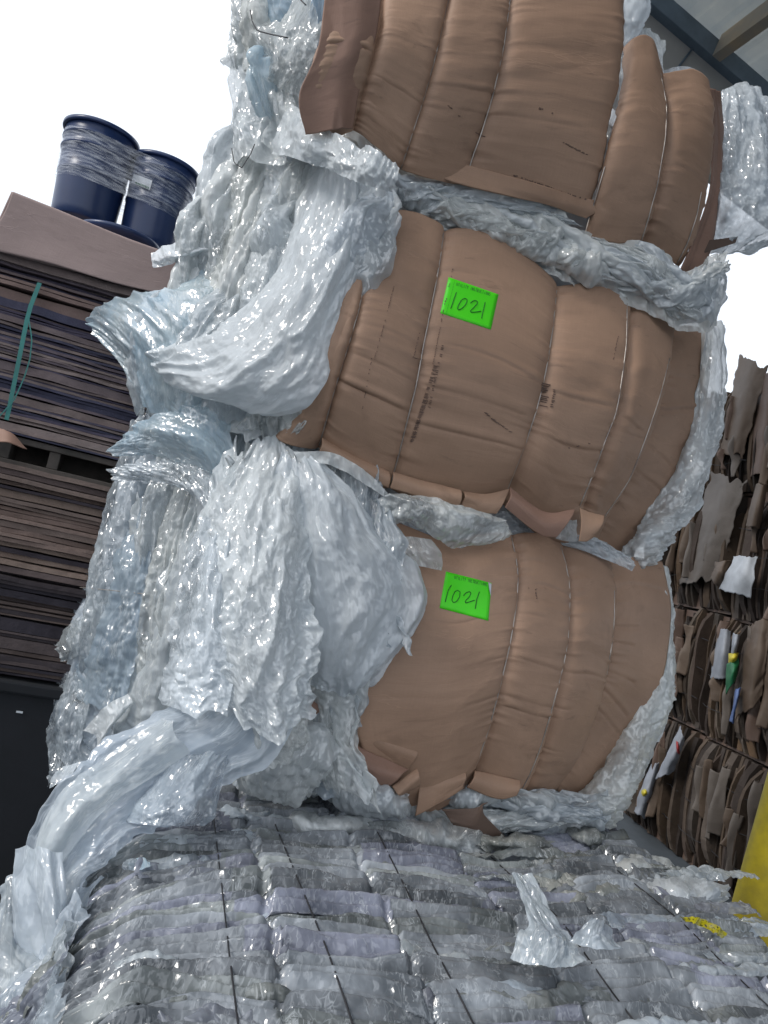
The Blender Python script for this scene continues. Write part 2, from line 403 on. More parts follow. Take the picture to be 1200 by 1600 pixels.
M['ink'] = plain('green_black_ink', (.0, .10, .02), .6, 0, (.0, .07, .02), bump=0)
M['print'] = plain('faded_print', (.15, .10, .08), .8, 0, (.22, .145, .11), 20, 0)
M['white'] = plain('white_paper', (.62, .66, .70), .7)
M['black_pl'] = plain('blue_black_plastic_hazed', (.016, .034, .10), .3, 0, (.022, .045, .13), 4, .04)  # bluish haze veil is mixed into the dark plastic colour
M['yellow'] = plain('yellow_paint', (.50, .39, .012), .6, 0, (.30, .24, .02), 9, .35, 40)
M['floor'] = plain('concrete_floor', (.075, .09, .105), .8, 0, (.05, .06, .07), 3, .3, 50)
M['dark'] = plain('bin_shadow_dark', (.010, .012, .017), .85, 0, (.006, .008, .011), 4, .15)  # near-black: shadow under the stack put into the bin colour
M['beam'] = plain('steel_blue_grey', (.20, .26, .32), .5, .1, (.13, .17, .21), 5, .1)
M['purlin'] = plain('purlin_primer', (.60, .46, .30), .5, .1, (.40, .37, .33), 3, .1)
M['roofing'] = plain('roof_sheet', (.66, .68, .66), .5, .0, (.5, .53, .53), 2, .1)
M['clad'] = plain('grey_cladding', (.5, .48, .45), .6, 0, (.42, .41, .39), 3, .1)
M['trim'] = plain('cream_trim', (.62, .58, .48), .5, 0)
M['strap'] = plain('green_strap', (.03, .22, .20), .4)
M['wood'] = plain('pallet_wood', (.10, .085, .075), .8, 0, (.05, .045, .04), 9, .4)

def roof_mat():
    k = NT('roof_sheet_fibreglass'); ob = k.n('ShaderNodeTexCoord').outputs['Object']; c = k.mixc(k.ramp(k.noise(ob, 3, 5, .6), .3, .7), (.70, .72, .68), (.52, .56, .56))
    d = k.n('ShaderNodeBsdfDiffuse'); t = k.n('ShaderNodeBsdfTranslucent'); k.l(c, d.inputs[0]); k.l(c, t.inputs[0]); m = k.n('ShaderNodeMixShader'); m.inputs[0].default_value = .16
    k.l(d.outputs[0], m.inputs[1]); k.l(t.outputs[0], m.inputs[2]); k.l(m.outputs[0], k.out.inputs[0]); return k.m
M['roofing'] = roof_mat()
M['fibre'] = M['roofing']; M['roofing'] = plain('roof_steel_sheet', (.36, .37, .36), .5, .1, (.24, .26, .27), 2, .1)
# ------------------------------------------------------------------ baled film tower
def tower_bale(label, core_px, right_px, z0, z1, side=.42, depth=.6):
    C = PF.at(*core_px, -.30); w = float((PF.at(*right_px, -.30) - C) @ Uax)
    t = empty('film_bale', (C[0] + .4, C[1] + .5, z0), label, 'bale')
    V, Fc = [], []
    c0 = C + np.array([0.02, 0, 0]); wl = np.array([-.87, .5, 0])
    prism(V, Fc, [c0, c0 + Uax * w, c0 + Uax * (w - .1) + Vax * depth, c0 + wl * side + Vax * .25, c0 + wl * side], z0, z1)
    poly('film_core', V, Fc, M['core'], t)
    return t
def crease_disp(wires=1, pil=.022, cre=(), ruf=.006, lump=.010, ncol=5, wire_at=None):
    """cardboard cover: pillows between the wires, ruffles beside them, creases across"""
    def f(u, v, s, t, seed):
        x = u * (ncol - 1)
        if wire_at is None: dist = np.abs(((x + 1) % 2) - 1)
        else: dist = np.min(np.stack([np.abs(x - k) for k in wire_at]), 0)
        h = pil * .95 * (1 - np.exp(-np.clip(dist, 0, 1) / .12)) * (.75 + .5 * vn(s * 4, t * 3, seed + 14))
        near = np.exp(-dist / .28)
        h = h + ruf * near * (ridge(s * 3, t * 34, seed) ** 2 - .5) * (vn(s * 3, t * 7, seed + 1) > .35)
        h = h + lump * .8 * (vn(s * 4, t * 3, seed + 2) - .5) + lump * .9 * (facet(s * 3, t * 4, seed + 3) - .5) + .004 * (facet(s * 8, t * 14, seed + 4) - .5) * vn(s * 3, t * 3, seed + 21) * 2
        h = h + .003 * (facet(s * 2.4, t * 11, seed + 9) - .5) + .0015 * (facet(s * 5, t * 30, seed + 19) - .5)
        for (t0, sl, am, u0, u1) in cre:
            q = t - (t0 + sl * s + .02 * (vn(s * 6, s * 0, seed + 5) - .5))
            m = np.clip((u - u0) * 20, 0, 1) * np.clip((u1 - u) * 20, 0, 1)
            am2 = am * .65 * (.3 + 1.3 * vn(s * 9, s * 0 + t0 * 9, seed + 17)); h = h + m * am2 * .7 * (np.exp(-np.abs(q) / .004) * -1 + .55 * np.exp(-((q + .014) / .012) ** 2))
        return h
    return f
def barrel(b=.12, r=.16, base=.0, l=.03):
    return lambda u, v: base + b * (1 - (2 * v - 1) ** 2) - r * u ** 2.2 - l * (1 - u) ** 3
def pm(a, b, k=.5): return [(p[0] * (1 - k) + q[0] * k, p[1] * (1 - k) + q[1] * k) for p, q in zip(resample(a, 7), resample(b, 7))]
def midcol(a, b, top, bot, k=.5):
    m = pm(a, b, k); dx0, dy0 = top[0] - m[0][0], top[1] - m[0][1]; dx1, dy1 = bot[0] - m[-1][0], bot[1] - m[-1][1]
    return [(p[0] + dx0 * max(0, 1 - i / 1.5) + dx1 * max(0, 1 - (6 - i) / 1.5), p[1] + dy0 * max(0, 1 - i / 1.5) + dy1 * max(0, 1 - (6 - i) / 1.5)) for i, p in enumerate(m)]

zt1 = float(PF.at(430, 1270)[2])            # top of the lowest bale
zt2 = float(PF.at(600, 770)[2]); zt3 = float(PF.at(600, 290)[2])
B2 = tower_bale('film bale with brown cardboard cover, lower of the two with a green sticker', (510, 1000), (985, 1000), zt1 + .02, zt2 - .02)
B3 = tower_bale('bulging film bale with brown cardboard cover, upper of the two with a green sticker', (520, 600), (1040, 600), zt2, zt3 - .02)
B4 = tower_bale('topmost film bale of the tower, cardboard cover torn along its lower edge and no sticker', (520, 130), (1080, 200), zt3 + .02, zt3 + .68)

# ---- brown covers
# middle bale
W0 = [(584, 344), (575, 411), (562, 479), (547, 530), (521, 614), (498, 700)]
W1 = [(693, 364), (687, 411), (675, 475), (661, 543), (650, 604), (636, 658), (622, 715), (609, 760)]
W2 = [(870, 448), (864, 513), (852, 586), (838, 642), (818, 702), (801, 744), (786, 788)]
W3 = [(980, 467), (979, 537), (971, 597), (964, 642), (943, 695), (927, 740), (913, 775), (903, 843)]
W4 = [(1051, 513), (1046, 560), (1034, 610), (1023, 645), (1004, 698), (983, 751), (962, 782), (945, 807), (927, 838)]
WL = [(566, 326), (556, 400), (532, 480), (500, 560), (470, 640), (432, 681)]
c3 = [WL, pm(WL, W0), W0, midcol(W0, W1, (636, 344), (555, 736)), W1, midcol(W1, W2, (775, 381), (700, 786)), W2,
      midcol(W2, W3, (930, 449), (845, 832)), W3, midcol(W3, W4, (1020, 484), (912, 846)), W4]
bb3 = cols(PF, c3, 8, barrel(.13, .18, .05))
flapR = [[(1040, 508), (1030, 610), (1000, 700), (960, 785), (922, 835)], [(1075, 511), (1070, 610), (1045, 700), (1000, 790), (950, 855)], [(1110, 514), (1102, 621), (1085, 688), (1057, 751), (1022, 814), (981, 868)]]
rear3 = surface('cardboard_cover', cols(PF, flapR, 7, lambda u, v: -.16 - .1 * u + .05 * (1 - (2 * v - 1) ** 2)), M['card'], B3,
                disp=crease_disp(pil=.01, ncol=3, wire_at=(0,), cre=((.36, -.15, .012, 0, 1), (.5, .3, .010, 0, .7), (.62, .2, .012, 0, .8), (.2, .1, .006, 0, 1)), ruf=.012), step=2.6, thick=.004, edge=.004)
rear3['label'] = 'curved rear cardboard flap at the right end'
cov3 = surface('cardboard_cover', bb3, M['card'], B3, step=2.4, cap=330, thick=.004, edge=.004,
               disp=crease_disp(pil=.028, ncol=11, ruf=.008, lump=.009,
                 cre=((.62, .02, .016, .16, .42), (.66, .0, .018, .38, .62), (.33, .10, .006, .36, .62), (.50, .06, .006, .2, .62), (.45, -.05, .010, .6, .82), (.30, .12, .007, .78, 1), (.62, -.06, .012, .62, .85), (.12, .05, .004, .15, .6), (.58, -.1, .008, .8, 1), (.40, .02, .004, .0, .4))))
# lower bale
V1 = [(799, 838), (810, 890), (808, 938), (797, 1006), (779, 1083), (761, 1148), (743, 1198), (727, 1229)]
V2 = [(876, 854), (885, 883), (891, 923), (888, 995), (882, 1033), (860, 1117), (844, 1170), (829, 1208), (812, 1240)]
V3 = [(948, 877), (960, 923), (960, 961), (957, 1001), (948, 1054), (930, 1114), (907, 1170), (888, 1198), (864, 1228)]
VL = [(590, 812), (606, 880), (606, 960), (580, 1050), (549, 1100), (556, 1160), (600, 1205), (645, 1272)]
VM = [(690, 850), (706, 900), (706, 980), (690, 1080), (672, 1160), (662, 1215), (652, 1270)]
c2 = [VL, VM, midcol(VM, V1, (750, 838), (686, 1252)), V1, midcol(V1, V2, (838, 840), (780, 1247)), V2, midcol(V2, V3, (916, 852), (842, 1243)), V3]
rp = [[(940, 880), (948, 930), (950, 1000), (938, 1060), (915, 1120), (890, 1180), (862, 1226)], [(980, 872), (995, 930), (998, 1000), (980, 1070), (955, 1130), (925, 1185), (880, 1246)],
      [(1029, 879), (1043, 926), (1046, 976), (1038, 1032), (1019, 1095), (990, 1140), (952, 1201), (926, 1242), (896, 1257)]]
rear2 = surface('cardboard_cover', cols(PF, rp, 8, lambda u, v: -.10 - .1 * u + .07 * (1 - (2 * v - 1) ** 2)), M['card'], B2, step=2.6, thick=.004, edge=.004,
                disp=crease_disp(pil=.012, ncol=3, wire_at=(0,), ruf=.014, cre=((.1, .05, .006, 0, 1), (.27, -.02, .012, 0, .5), (.33, .05, .014, 0, .45), (.45, .1, .012, 0, .6), (.52, .3, .014, 0, .7), (.6, .25, .010, 0, 1))))
rear2['label'] = 'curved rear cardboard flap at the right end'
cov2 = surface('cardboard_cover', cols(PF, c2, 9, barrel(.12, .15, .02)), M['card'], B2, step=2.4, cap=330, thick=.004, edge=.004,
               disp=crease_disp(pil=.022, ncol=8, wire_at=(3, 5, 7), ruf=.009, lump=.009,
                 cre=((.46, .05, .006, .3, 1), (.66, .02, .012, .42, .75), (.10, .03, .006, .35, .6), (.20, .0, .005, .35, .8), (.30, .03, .004, 0, .6), (.62, .02, .005, .2, .8))))
fold_l = [  # crumpled lower left corner of the lower cover
    [[(478, 1086), (546, 1096)], [(478, 1110), (545, 1108)], [(474, 1128), (541, 1140)]],
    [[(547, 1100), (600, 1132), (655, 1162)], [(545, 1130), (595, 1160), (650, 1182)], [(541, 1156), (590, 1182), (636, 1202)]],
    [[(540, 1158), (588, 1180), (636, 1204)], [(532, 1180), (575, 1200), (622, 1214)], [(528, 1196), (560, 1212), (604, 1228)]],
    [[(612, 1228), (652, 1200)], [(622, 1242), (656, 1214)], [(628, 1244), (657, 1228)]]]
for k, g in enumerate(fold_l):
    surface('torn_flap', rows(PF, [[(p[0], p[1], .085 + .02 * (j == 1) + .012 * k) for p in r] for j, r in enumerate(g)]), M['card_r' if k in (0, 2) else 'card'], B2, step=2,
            disp=crease_disp(pil=0, ncol=2, wire_at=(0,), lump=.012), thick=.004, edge=.03)
surface('torn_flap', rows(PF, [[(470, 724, .0), (530, 752, .03), (597, 790, .03)], [(500, 742, .0), (560, 790, .03), (600, 850, .03)], [(560, 800, .0), (600, 850, .0), (680, 870, .0)]]), M['card'], B2, step=2.4, disp=crease_disp(pil=0, ncol=2, lump=.01), thick=.004)
# upper bale
XL = [(520, -30), (500, 70), (470, 145), (472, 185), (486, 218)]
X0a = [(600, -30), (590, 60), (570, 130), (552, 204)]
X0 = [(708, -30), (700, 0), (680, 90), (660, 160), (642, 215), (626, 264)]
X1 = [(802, -30), (797, 0), (787, 75), (770, 150), (750, 215), (736, 250), (728, 290)]
X2 = [(976, -30), (975, 0), (972, 100), (957, 170), (945, 240), (928, 300), (916, 338)]
X3 = [(1032, 115), (1042, 165), (1040, 215), (1027, 290), (1012, 345), (1002, 376)]
X4 = [(1102, 138), (1110, 185), (1107, 240), (1100, 310), (1080, 380), (1058, 418)]
XS = [(976, 72), (972, 140), (950, 230), (932, 300), (915, 370)]
c4b = [XS, midcol(XS, X3, (1008, 68), (952, 376)), X3, midcol(X3, X4, (1076, 116), (1024, 392)), X4]
rear4 = surface('cardboard_cover', cols(PF, c4b, 7, lambda u, v: -.02 - .1 * u * u + .08 * (1 - (2 * v - 1) ** 2)), M['card'], B4, step=2.5, thick=.004, edge=.006,
                disp=crease_disp(pil=.03, ncol=5, ruf=.012, lump=.009, cre=((.34, .1, .005, .4, 1),)))
rear4['label'] = 'two narrow bulging cardboard panels behind the main sheet'
surface('cardboard_cover', cols(PF, [[(1104, 140), (1113, 200), (1106, 310), (1062, 420)], [(1114, 140), (1122, 220), (1116, 310), (1070, 436)], [(1128, 142), (1132, 200), (1130, 280), (1120, 350), (1100, 425), (1082, 446)]], 7, lambda u, v: -.065 - .05 * u), M['card_r'], B4, step=2.5, thick=.004,
        disp=lambda u, v, s, t, sd: .012 * (ridge(s * 30, t * 2, sd) - .5) + .006 * (facet(s * 12, t * 10, sd) - .5))['label'] = 'dark edge of folded cardboard at the right end'
surface('torn_flap', rows(PF, [[(1016, 392, .0), (1050, 380, .01), (1105, 370, -.1)], [(1108, 395, .0), (1130, 385, -.05), (1152, 375, -.1)]][:0] or [[(1090, 378, -.1), (1152, 370, -.1)], [(1092, 398, -.1), (1148, 380, -.1)]]), M['card_d'], B4, step=2, thick=.004, disp=crease_disp(pil=0, ncol=2, lump=.004))
low4 = surface('torn_flap', rows(PF, [[(645, 225, .06), (740, 262, .075), (850, 290, .07), (940, 315, .03)], [(640, 245, .055), (735, 275, .075), (850, 308, .07), (930, 330, .03)], [(634, 262, .05), (728, 292, .08), (845, 318, .06), (915, 342, .02)]]), M['card'], B4, step=2.4, thick=.004, edge=.03,
               disp=crease_disp(pil=0, ncol=2, lump=.014))
cov4 = surface('cardboard_cover', cols(PF, [XL, pm(XL, X0a), X0a, midcol(X0a, X0, (654, -30), (590, 232)), X0, midcol(X0, X1, (755, -30), (680, 282)), X1, midcol(X1, X2, (890, -30), (830, 312)), X2], 7,
               lambda u, v: .10 + .06 * (1 - (2 * v - 1) ** 2) - .1 * u ** 2), M['card'], B4, step=2.4, cap=330, thick=.004, edge=.006,
               disp=crease_disp(pil=.028, ncol=9, ruf=.007, lump=.009, cre=((.40, .06, .007, .5, .8), (.48, .08, .006, .2, .6), (.33, .3, .012, 0, .25), (.25, .2, .010, 0, .22), (.56, .1, .010, .0, .3), (.50, .03, .006, .6, .95))))
surface('torn_flap', rows(PF, [[(512, -30, .2), (600, -30, .2)], [(498, 75, .2), (588, 60, .19)], [(470, 148, .19), (566, 130, .17)], [(480, 208, .17), (552, 200, .16)]]), M['card_r'], B4, step=2.4, thick=.004, edge=.01,
        disp=lambda u, v, s, t, sd: .02 * (ridge(s * 9, t * 1.2, sd) ** 2 - .5) + .006 * (facet(s * 12, t * 12, sd) - .5))['label'] = 'creased reddish cardboard corner at the left end'

for k, (g, m) in enumerate((([[(502, 684), (555, 712), (608, 738)], [(498, 706), (555, 739), (608, 762)]], 'card'), ([[(614, 738), (665, 752), (719, 766)], [(609, 762), (665, 778), (718, 791)]], 'card'),
        ([[(724, 768), (760, 772), (796, 764)], [(721, 790), (752, 800), (775, 803)]], 'card'), ([[(798, 762), (850, 800), (898, 796)], [(788, 792), (842, 834), (868, 840)]], 'card_r'), ([[(906, 794), (926, 802), (944, 806)], [(903, 846), (915, 846), (926, 840)]], 'card'))):
    surface('folded_edge', rows(PF, [[(p[0], p[1], .075 + .008 * (k % 2) + .012 * i) for p in r] for i, r in enumerate(g)]), M[m], B3, step=1.8, disp=lambda u, v, s, t, sd: .010 * (facet(s * 9, t * 16, sd) - .5) + .012 * np.sin(v * 3.1) , thick=.004, edge=.015)
for g in ([[(657, 1196), (695, 1192), (726, 1198)], [(648, 1274), (688, 1254), (722, 1232)]], [[(742, 1204), (780, 1212), (812, 1220)], [(730, 1230), (776, 1248), (806, 1243)]]):
    surface('folded_edge', rows(PF, [[(p[0], p[1], .055 + .012 * i) for p in r] for i, r in enumerate(g)]), M['card'], B2, step=1.8, disp=lambda u, v, s, t, sd: .010 * (facet(s * 9, t * 16, sd) - .5) + .012 * np.sin(v * 3.1), thick=.004, edge=.015)
bv3 = [bvh_of(cov3)]; bv2 = [bvh_of(cov2)]; bv4 = [bvh_of(cov4), bvh_of(rear4)]; bvr3 = [bvh_of(cov3), bvh_of(rear3)]
for pl in (W0[:-1] + [(499, 696)], W1, W2[:-1] + [(785, 786)]): wire('binding_wire', pl, bv3, M['steel'], B3, r=.0021, off=.007)
wire('binding_wire', [(972, 432), (979, 455)] + W3[:-2] + [(906, 790)], bv3, M['steel'], B3, r=.0021, off=.007, fb=Plane(-Vax, -V0 - .02))
wire('binding_wire', W4[1:-1], bvr3, M['steel'], B3, r=.0018, off=.007)
for pl in (V1, V2): wire('binding_wire', pl, bv2, M['steel'], B2, r=.0021, off=.007)
wire('binding_wire', V3[1:5], bv2 + [bvh_of(rear2)], M['steel'], B2, r=.0018, off=.007)
for pl in (X0, X1, [(945, 260), (928, 318), (914, 366)], X3, [(1096, 300), (1088, 340), (1074, 380), (1058, 412)]): wire('binding_wire', pl, bv4, M['steel'], B4, r=.0021, off=.007, fb=Plane(-Vax, -V0 - .08))

# ---- printed marks on the cardboard: ruler ticks, smudged text lines
def marks(name, bvs, parent, lines, seed):
    r = random.Random(seed); V, Fc = [], []
    for (x0, y0, x1, y1, n, w, h, keep) in lines:
        for k in range(n):
            if r.random() > keep: continue
            f = k / max(1, n - 1); x = x0 + (x1 - x0) * f + r.uniform(-.5, .5); y = y0 + (y1 - y0) * f + r.uniform(-.5, .5)
            dx, dy = w * r.uniform(.6, 1), h * r.uniform(.5, 1)
            c, s_ = math.cos(.23), math.sin(.23)
            q = [(x + a * dx * c - b * dy * s_, y + a * dx * s_ + b * dy * c) for a, b in ((0, 0), (1, 0), (1, 1), (0, 1))]
            ps = [cast(bvs, *p, .0026) for p in q]
            if any(p is None for p in ps): continue
            i = len(V); V += ps; Fc.append((i, i + 1, i + 2, i + 3))
    bm = bmesh.new(); bm.from_mesh(parent.data)
    for f in Fc:
        nf = bm.faces.new([bm.verts.new(V[i]) for i in f]); nf.material_index = 1
    bm.to_mesh(parent.data); bm.free(); parent.data.materials.append(M['print'])
marks('printed_marks', bv3, cov3, [(707, 420, 696, 470, 14, 1.2, 2.2, .6), (695, 470, 676, 570, 30, 1.0, 2.4, .8), (678, 570, 641, 688, 60, 7, 1.2, .8), (690, 540, 668, 640, 40, 4, 1.1, .6), (669, 620, 642, 690, 34, 1.2, 2.0, .9),
    (615, 448, 585, 560, 40, .9, 2.2, .7), (583, 545, 566, 640, 34, 1, 2.2, .5), (846, 598, 843, 632, 12, 14, 1.5, .8), (866, 602, 860, 634, 11, 5, 1.4, .8), (655, 520, 645, 560, 14, 1, 2, .8), (645, 558, 660, 562, 8, 1.6, 1.2, .9),
    (752, 640, 776, 660, 12, 5, 1.6, .5), (768, 654, 800, 676, 16, 6, 1.6, .5), (965, 525, 958, 560, 14, 1.1, 2.4, .8), (885, 700, 920, 692, 14, 3, 1.6, .5)], 3)
marks('printed_marks', bv4, cov4, [(700, 165, 716, 180, 8, 4, 1.2, .6), (740, 205, 756, 213, 8, 3, 1.4, .7), (842, 168, 870, 178, 12, 2, 3, .5), (880, 222, 915, 240, 18, 3, 2, .8), (800, 272, 860, 292, 30, 2.2, 4, .7), (862, 294, 920, 312, 30, 2.2, 4, .7)], 4)
marks('printed_marks', bv2, cov2, [(836, 920, 838, 934, 7, 1.2, 2, .8), (822, 918, 838, 920, 7, 2, 1, .6)], 5)
# ---- stickers with handwriting
def sticker(q, bvs, parent, strokes, head, extra):
    TL, TR, BR, BL = [np.array(p, float) for p in q]
    def uvp(u, v): p = (TL * (1 - u) + TR * u) * (1 - v) + (BL * (1 - u) + BR * u) * v; return p
    n = 14; G = np.zeros((n, n, 3))
    for i in range(n):
        for j in range(n):
            u, v = j / (n - 1), i / (n - 1)
            p = uvp(u, v); G[i, j] = cast(bvs, p[0], p[1], 0)
    # ease the sheet of paper to a smooth quadric so that it bridges the small wrinkles
    u, v = np.meshgrid(np.linspace(-1, 1, n), np.linspace(-1, 1, n)); A = np.stack([np.ones(n * n), u.ravel(), v.ravel(), (u * u).ravel(), (v * v).ravel(), (u * v).ravel()], 1)
    D = np.linalg.norm(G - CAM, axis=-1).ravel(); cf = np.linalg.lstsq(A, D, rcond=None)[0]; fit = A @ cf
    D2 = (np.minimum(.6 * fit + .4 * D, D - .001) - .0025).reshape(n, n)
    dirs = (G - CAM) / np.linalg.norm(G - CAM, axis=-1, keepdims=True)
    P = CAM + dirs * D2[..., None]
    # clipped / rounded corners: drop corner cells
    o = link_mesh('sticker', grid_mesh('sticker', P), M['label'], parent)
    md = o.modifiers.new('t', 'SOLIDIFY'); md.thickness = .0006; md.offset = -1
    b = Base(P)
    def onp(u, v, off=.0012):
        p = b.ev(np.array([u]), np.array([v]))[0]; r = CAM - p; return p + r / np.linalg.norm(r) * off
    for nm, ss in strokes: tube(nm, [onp(*s) for s in resample(ss, 26)], .0011, M['ink'], o, 5)
    # printed heading, as small letter strokes
    x0, x1, y0, y1, text = head
    FT = {'U': [[(0, 0), (0, .8), (.4, 1), (.8, .8), (.8, 0)]], 'T': [[(0, 0), (.9, 0)], [(.45, 0), (.45, 1)]], 'I': [[(.4, 0), (.4, 1)]], 'L': [[(0, 0), (0, 1), (.8, 1)]], 'Y': [[(0, 0), (.45, .5), (.9, 0)], [(.45, .5), (.45, 1)]],
          'N': [[(0, 1), (0, 0), (.8, 1), (.8, 0)]], 'S': [[(.8, .1), (.2, 0), (.05, .3), (.75, .65), (.6, 1), (0, .9)]], 'R': [[(0, 1), (0, 0), (.7, .1), (.7, .45), (0, .55), (.8, 1)]], 'C': [[(.8, .1), (.3, 0), (0, .5), (.3, 1), (.8, .9)]],
          'O': [[(.4, 0), (0, .5), (.4, 1), (.8, .5), (.4, 0)]]}
    nch = len(text); V, Fc = [], []
    for k, ch in enumerate(text):
        if ch == ' ': continue
        for st in FT[ch]:
            for (a, c) in zip(st[:-1], st[1:]):
                cx = lambda p: (x0 + (x1 - x0) * (k + p[0] * .8) / nch, y0 + (y1 - y0) * k / nch + .085 * p[1])
                p, r = onp(*cx(a)), onp(*cx(c)); dd = r - p; w = np.cross(dd, CAM - p); w = w / (np.linalg.norm(w) + 1e-9) * .0004
                i = len(V); V += [p - w, p + w, r + w, r - w]; Fc.append((i, i + 1, i + 2, i + 3))
    poly('printed_heading', V, Fc, M['ink'], o)
    if extra == 'perf':
        V, Fc = [], []
        for k in range(22):
            v0 = .06 + k * .042; p, r = onp(.13 - .02 * v0, v0), onp(.13 - .02 * v0, v0 + .024); i = len(V); w = np.array([.0004, 0, 0]); V += [p - w, p + w, r + w, r - w]; Fc.append((i, i + 1, i + 2, i + 3))
        poly('perforation_line', V, Fc, M['ink'], o)
    else:
        pts = [onp(.93, .0, .004), onp(1.0, .02, .009), onp(1.01, .34, .002), onp(.96, .18, .010)]
        poly('peeled_corner', pts, [(0, 1, 2, 3)], M['white'], o)
    return o
def z3(x, y):   # zoom crop of the upper label to uv on the label quad
    A = np.array([[223, 80], [1090, 385], [945, 985], [88, 690]], float); return inv_bil(A, x, y)
def z2(x, y):
    A = np.array([[205, 90], [1040, 320], [995, 1020], [85, 780]], float); return inv_bil(A, x, y)
def inv_bil(A, x, y):
    u = v = .5
    for _ in range(12):
        p = (A[0] * (1 - u) + A[1] * u) * (1 - v) + (A[3] * (1 - u) + A[2] * u) * v
        du = (A[1] - A[0]) * (1 - v) + (A[2] - A[3]) * v; dv = (A[3] - A[0]) * (1 - u) + (A[2] - A[1]) * u
        s = np.linalg.solve(np.column_stack([du, dv]), np.array([x, y]) - p); u += s[0]; v += s[1]
    return (u, v)
s3 = [('digit_one', [z3(*p) for p in ((360, 340), (320, 450), (265, 615))]),
      ('digit_zero', [z3(*p) for p in ((545, 470), (510, 440), (450, 470), (400, 550), (375, 620), (400, 642), (450, 620), (510, 560), (542, 500), (540, 465))]),
      ('digit_two', [z3(*p) for p in ((602, 527), (640, 492), (690, 482), (725, 505), (715, 545), (650, 610), (598, 660), (605, 684), (690, 682), (782, 668))]),
      ('digit_one', [z3(*p) for p in ((855, 515), (825, 640), (787, 790))])]
s2 = [('digit_one', [z2(*p) for p in ((300, 350), (240, 460), (190, 665))]),
      ('digit_zero', [z2(*p) for p in ((375, 470), (420, 445), (465, 480), (455, 570), (400, 660), (340, 680), (312, 630), (330, 550), (375, 460))]),
      ('digit_two', [z2(*p) for p in ((525, 550), (580, 490), (640, 472), (668, 500), (640, 570), (560, 650), (565, 688), (640, 665), (735, 635))]),
      ('digit_one', [z2(*p) for p in ((822, 480), (775, 620), (748, 795))])]
sticker([(701, 433), (779, 460), (767, 515), (688, 489)], bv3, B3, s3, (.18, .86, .06, .03, 'UTILITY INSTRUCTIONS'), 'perf')
sticker([(697, 893), (768, 911), (763, 970), (687, 950)], bv2, B2, s2, (.2, .92, .05, .03, 'UTILITY INSTRUCTIONS'), 'peel')

# ---- film: backing faces on the left end, then hanging sheets
fd = film_disp
L4 = rows(PL4, [[(392, -70), (450, -70), (540, -70)], [(380, 50), (445, 60), (515, 50)], [(362, 150), (425, 150), (490, 160)], [(348, 250), (420, 250), (520, 250)]])
L3 = rows(PL3, [[(352, 215), (450, 220), (600, 245)], [(312, 320), (430, 325), (590, 340)], [(285, 430), (405, 430), (556, 450)], [(245, 560), (370, 560), (520, 580)], [(225, 680), (340, 680), (470, 690)]])
L2 = rows(PL2, [[(222, 650), (340, 655), (520, 690)], [(195, 780), (330, 780), (540, 800)], [(160, 920), (310, 920), (530, 950)], [(122, 1060), (290, 1060), (510, 1100)], [(105, 1190), (290, 1220), (530, 1260)]])
for b, L, PLn in ((B4, L4, 4), (B3, L3, 3), (B2, L2, 2)):
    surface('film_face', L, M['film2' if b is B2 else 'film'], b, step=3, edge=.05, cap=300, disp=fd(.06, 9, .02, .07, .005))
def strips(L, parent, n, seed, w=(.14, .3), hgt=(.3, .8), d=(.01, .07), mats=('film', 'film', 'milky', 'thin', 'warm'), flare=.5, pleat=0):
    r = random.Random(seed)
    for k in range(n):
        u0 = (k + r.random()) / n * 1.02 - .06; wu = r.uniform(*w); hh = r.uniform(*hgt); v0 = r.uniform(-.05, 1.02 - hh); dd = r.uniform(*d); sl = r.uniform(-.08, .04)
        G = []
        for i in range(6):
            f = i / 5; v = v0 + hh * f; row = []
            wf = wu * (.55 + flare * f + .25 * r.uniform(-1, 1))
            for j in range(5):
                u = u0 + sl * f + wf * (j / 4 - .5) + .5 * wu
                p = L.ev(np.array([u]), np.array([v]))[0]; x = 1 - (2 * j / 4 - 1) ** 2
                off = dd * (.25 + x) * (math.sin(math.pi * (.15 + .8 * f)) + .25) + r.uniform(-.012, .012)
                row.append(p + nL * (-1) * -off)
            G.append(row)
        m = r.choice(mats)
        surface('film_sheet', Base(G), M[m], parent, step=2.6, edge=.14, disp=fd(r.uniform(.02, .045), r.uniform(10, 22), r.uniform(.004, .012), r.uniform(.03, .07), .003, (.07 if pleat else .15), puff=.01))
strips(L4, B4, 9, 1, (.25, .45), (.25, .5), mats=('film', 'thin', 'milky', 'blue'))
strips(L3, B3, 15, 2, (.16, .34), (.3, .7), mats=('film', 'film', 'milky', 'thin', 'blue'))
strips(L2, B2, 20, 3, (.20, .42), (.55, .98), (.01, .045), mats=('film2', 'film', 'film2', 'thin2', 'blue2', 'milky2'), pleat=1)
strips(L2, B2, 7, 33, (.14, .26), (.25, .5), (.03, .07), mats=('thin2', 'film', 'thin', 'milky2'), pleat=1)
strips(L3, B3, 7, 34, (.12, .22), (.2, .4), (.06, .10), mats=('thin', 'film', 'milky', 'thin'))
exec_film = True
# ---- named film pieces, traced one by one: (tier, plane, material, rows, displacement, edge)
def fs(parent, plane, mat, g, disp=None, edge=.05, name='film_sheet', dd=0.0, step=2.8, label=None):
    o = surface(name, rows(plane, g, dd), M[mat], parent, step=step, edge=edge, disp=disp or fd())
    if label: o['label'] = label
    return o
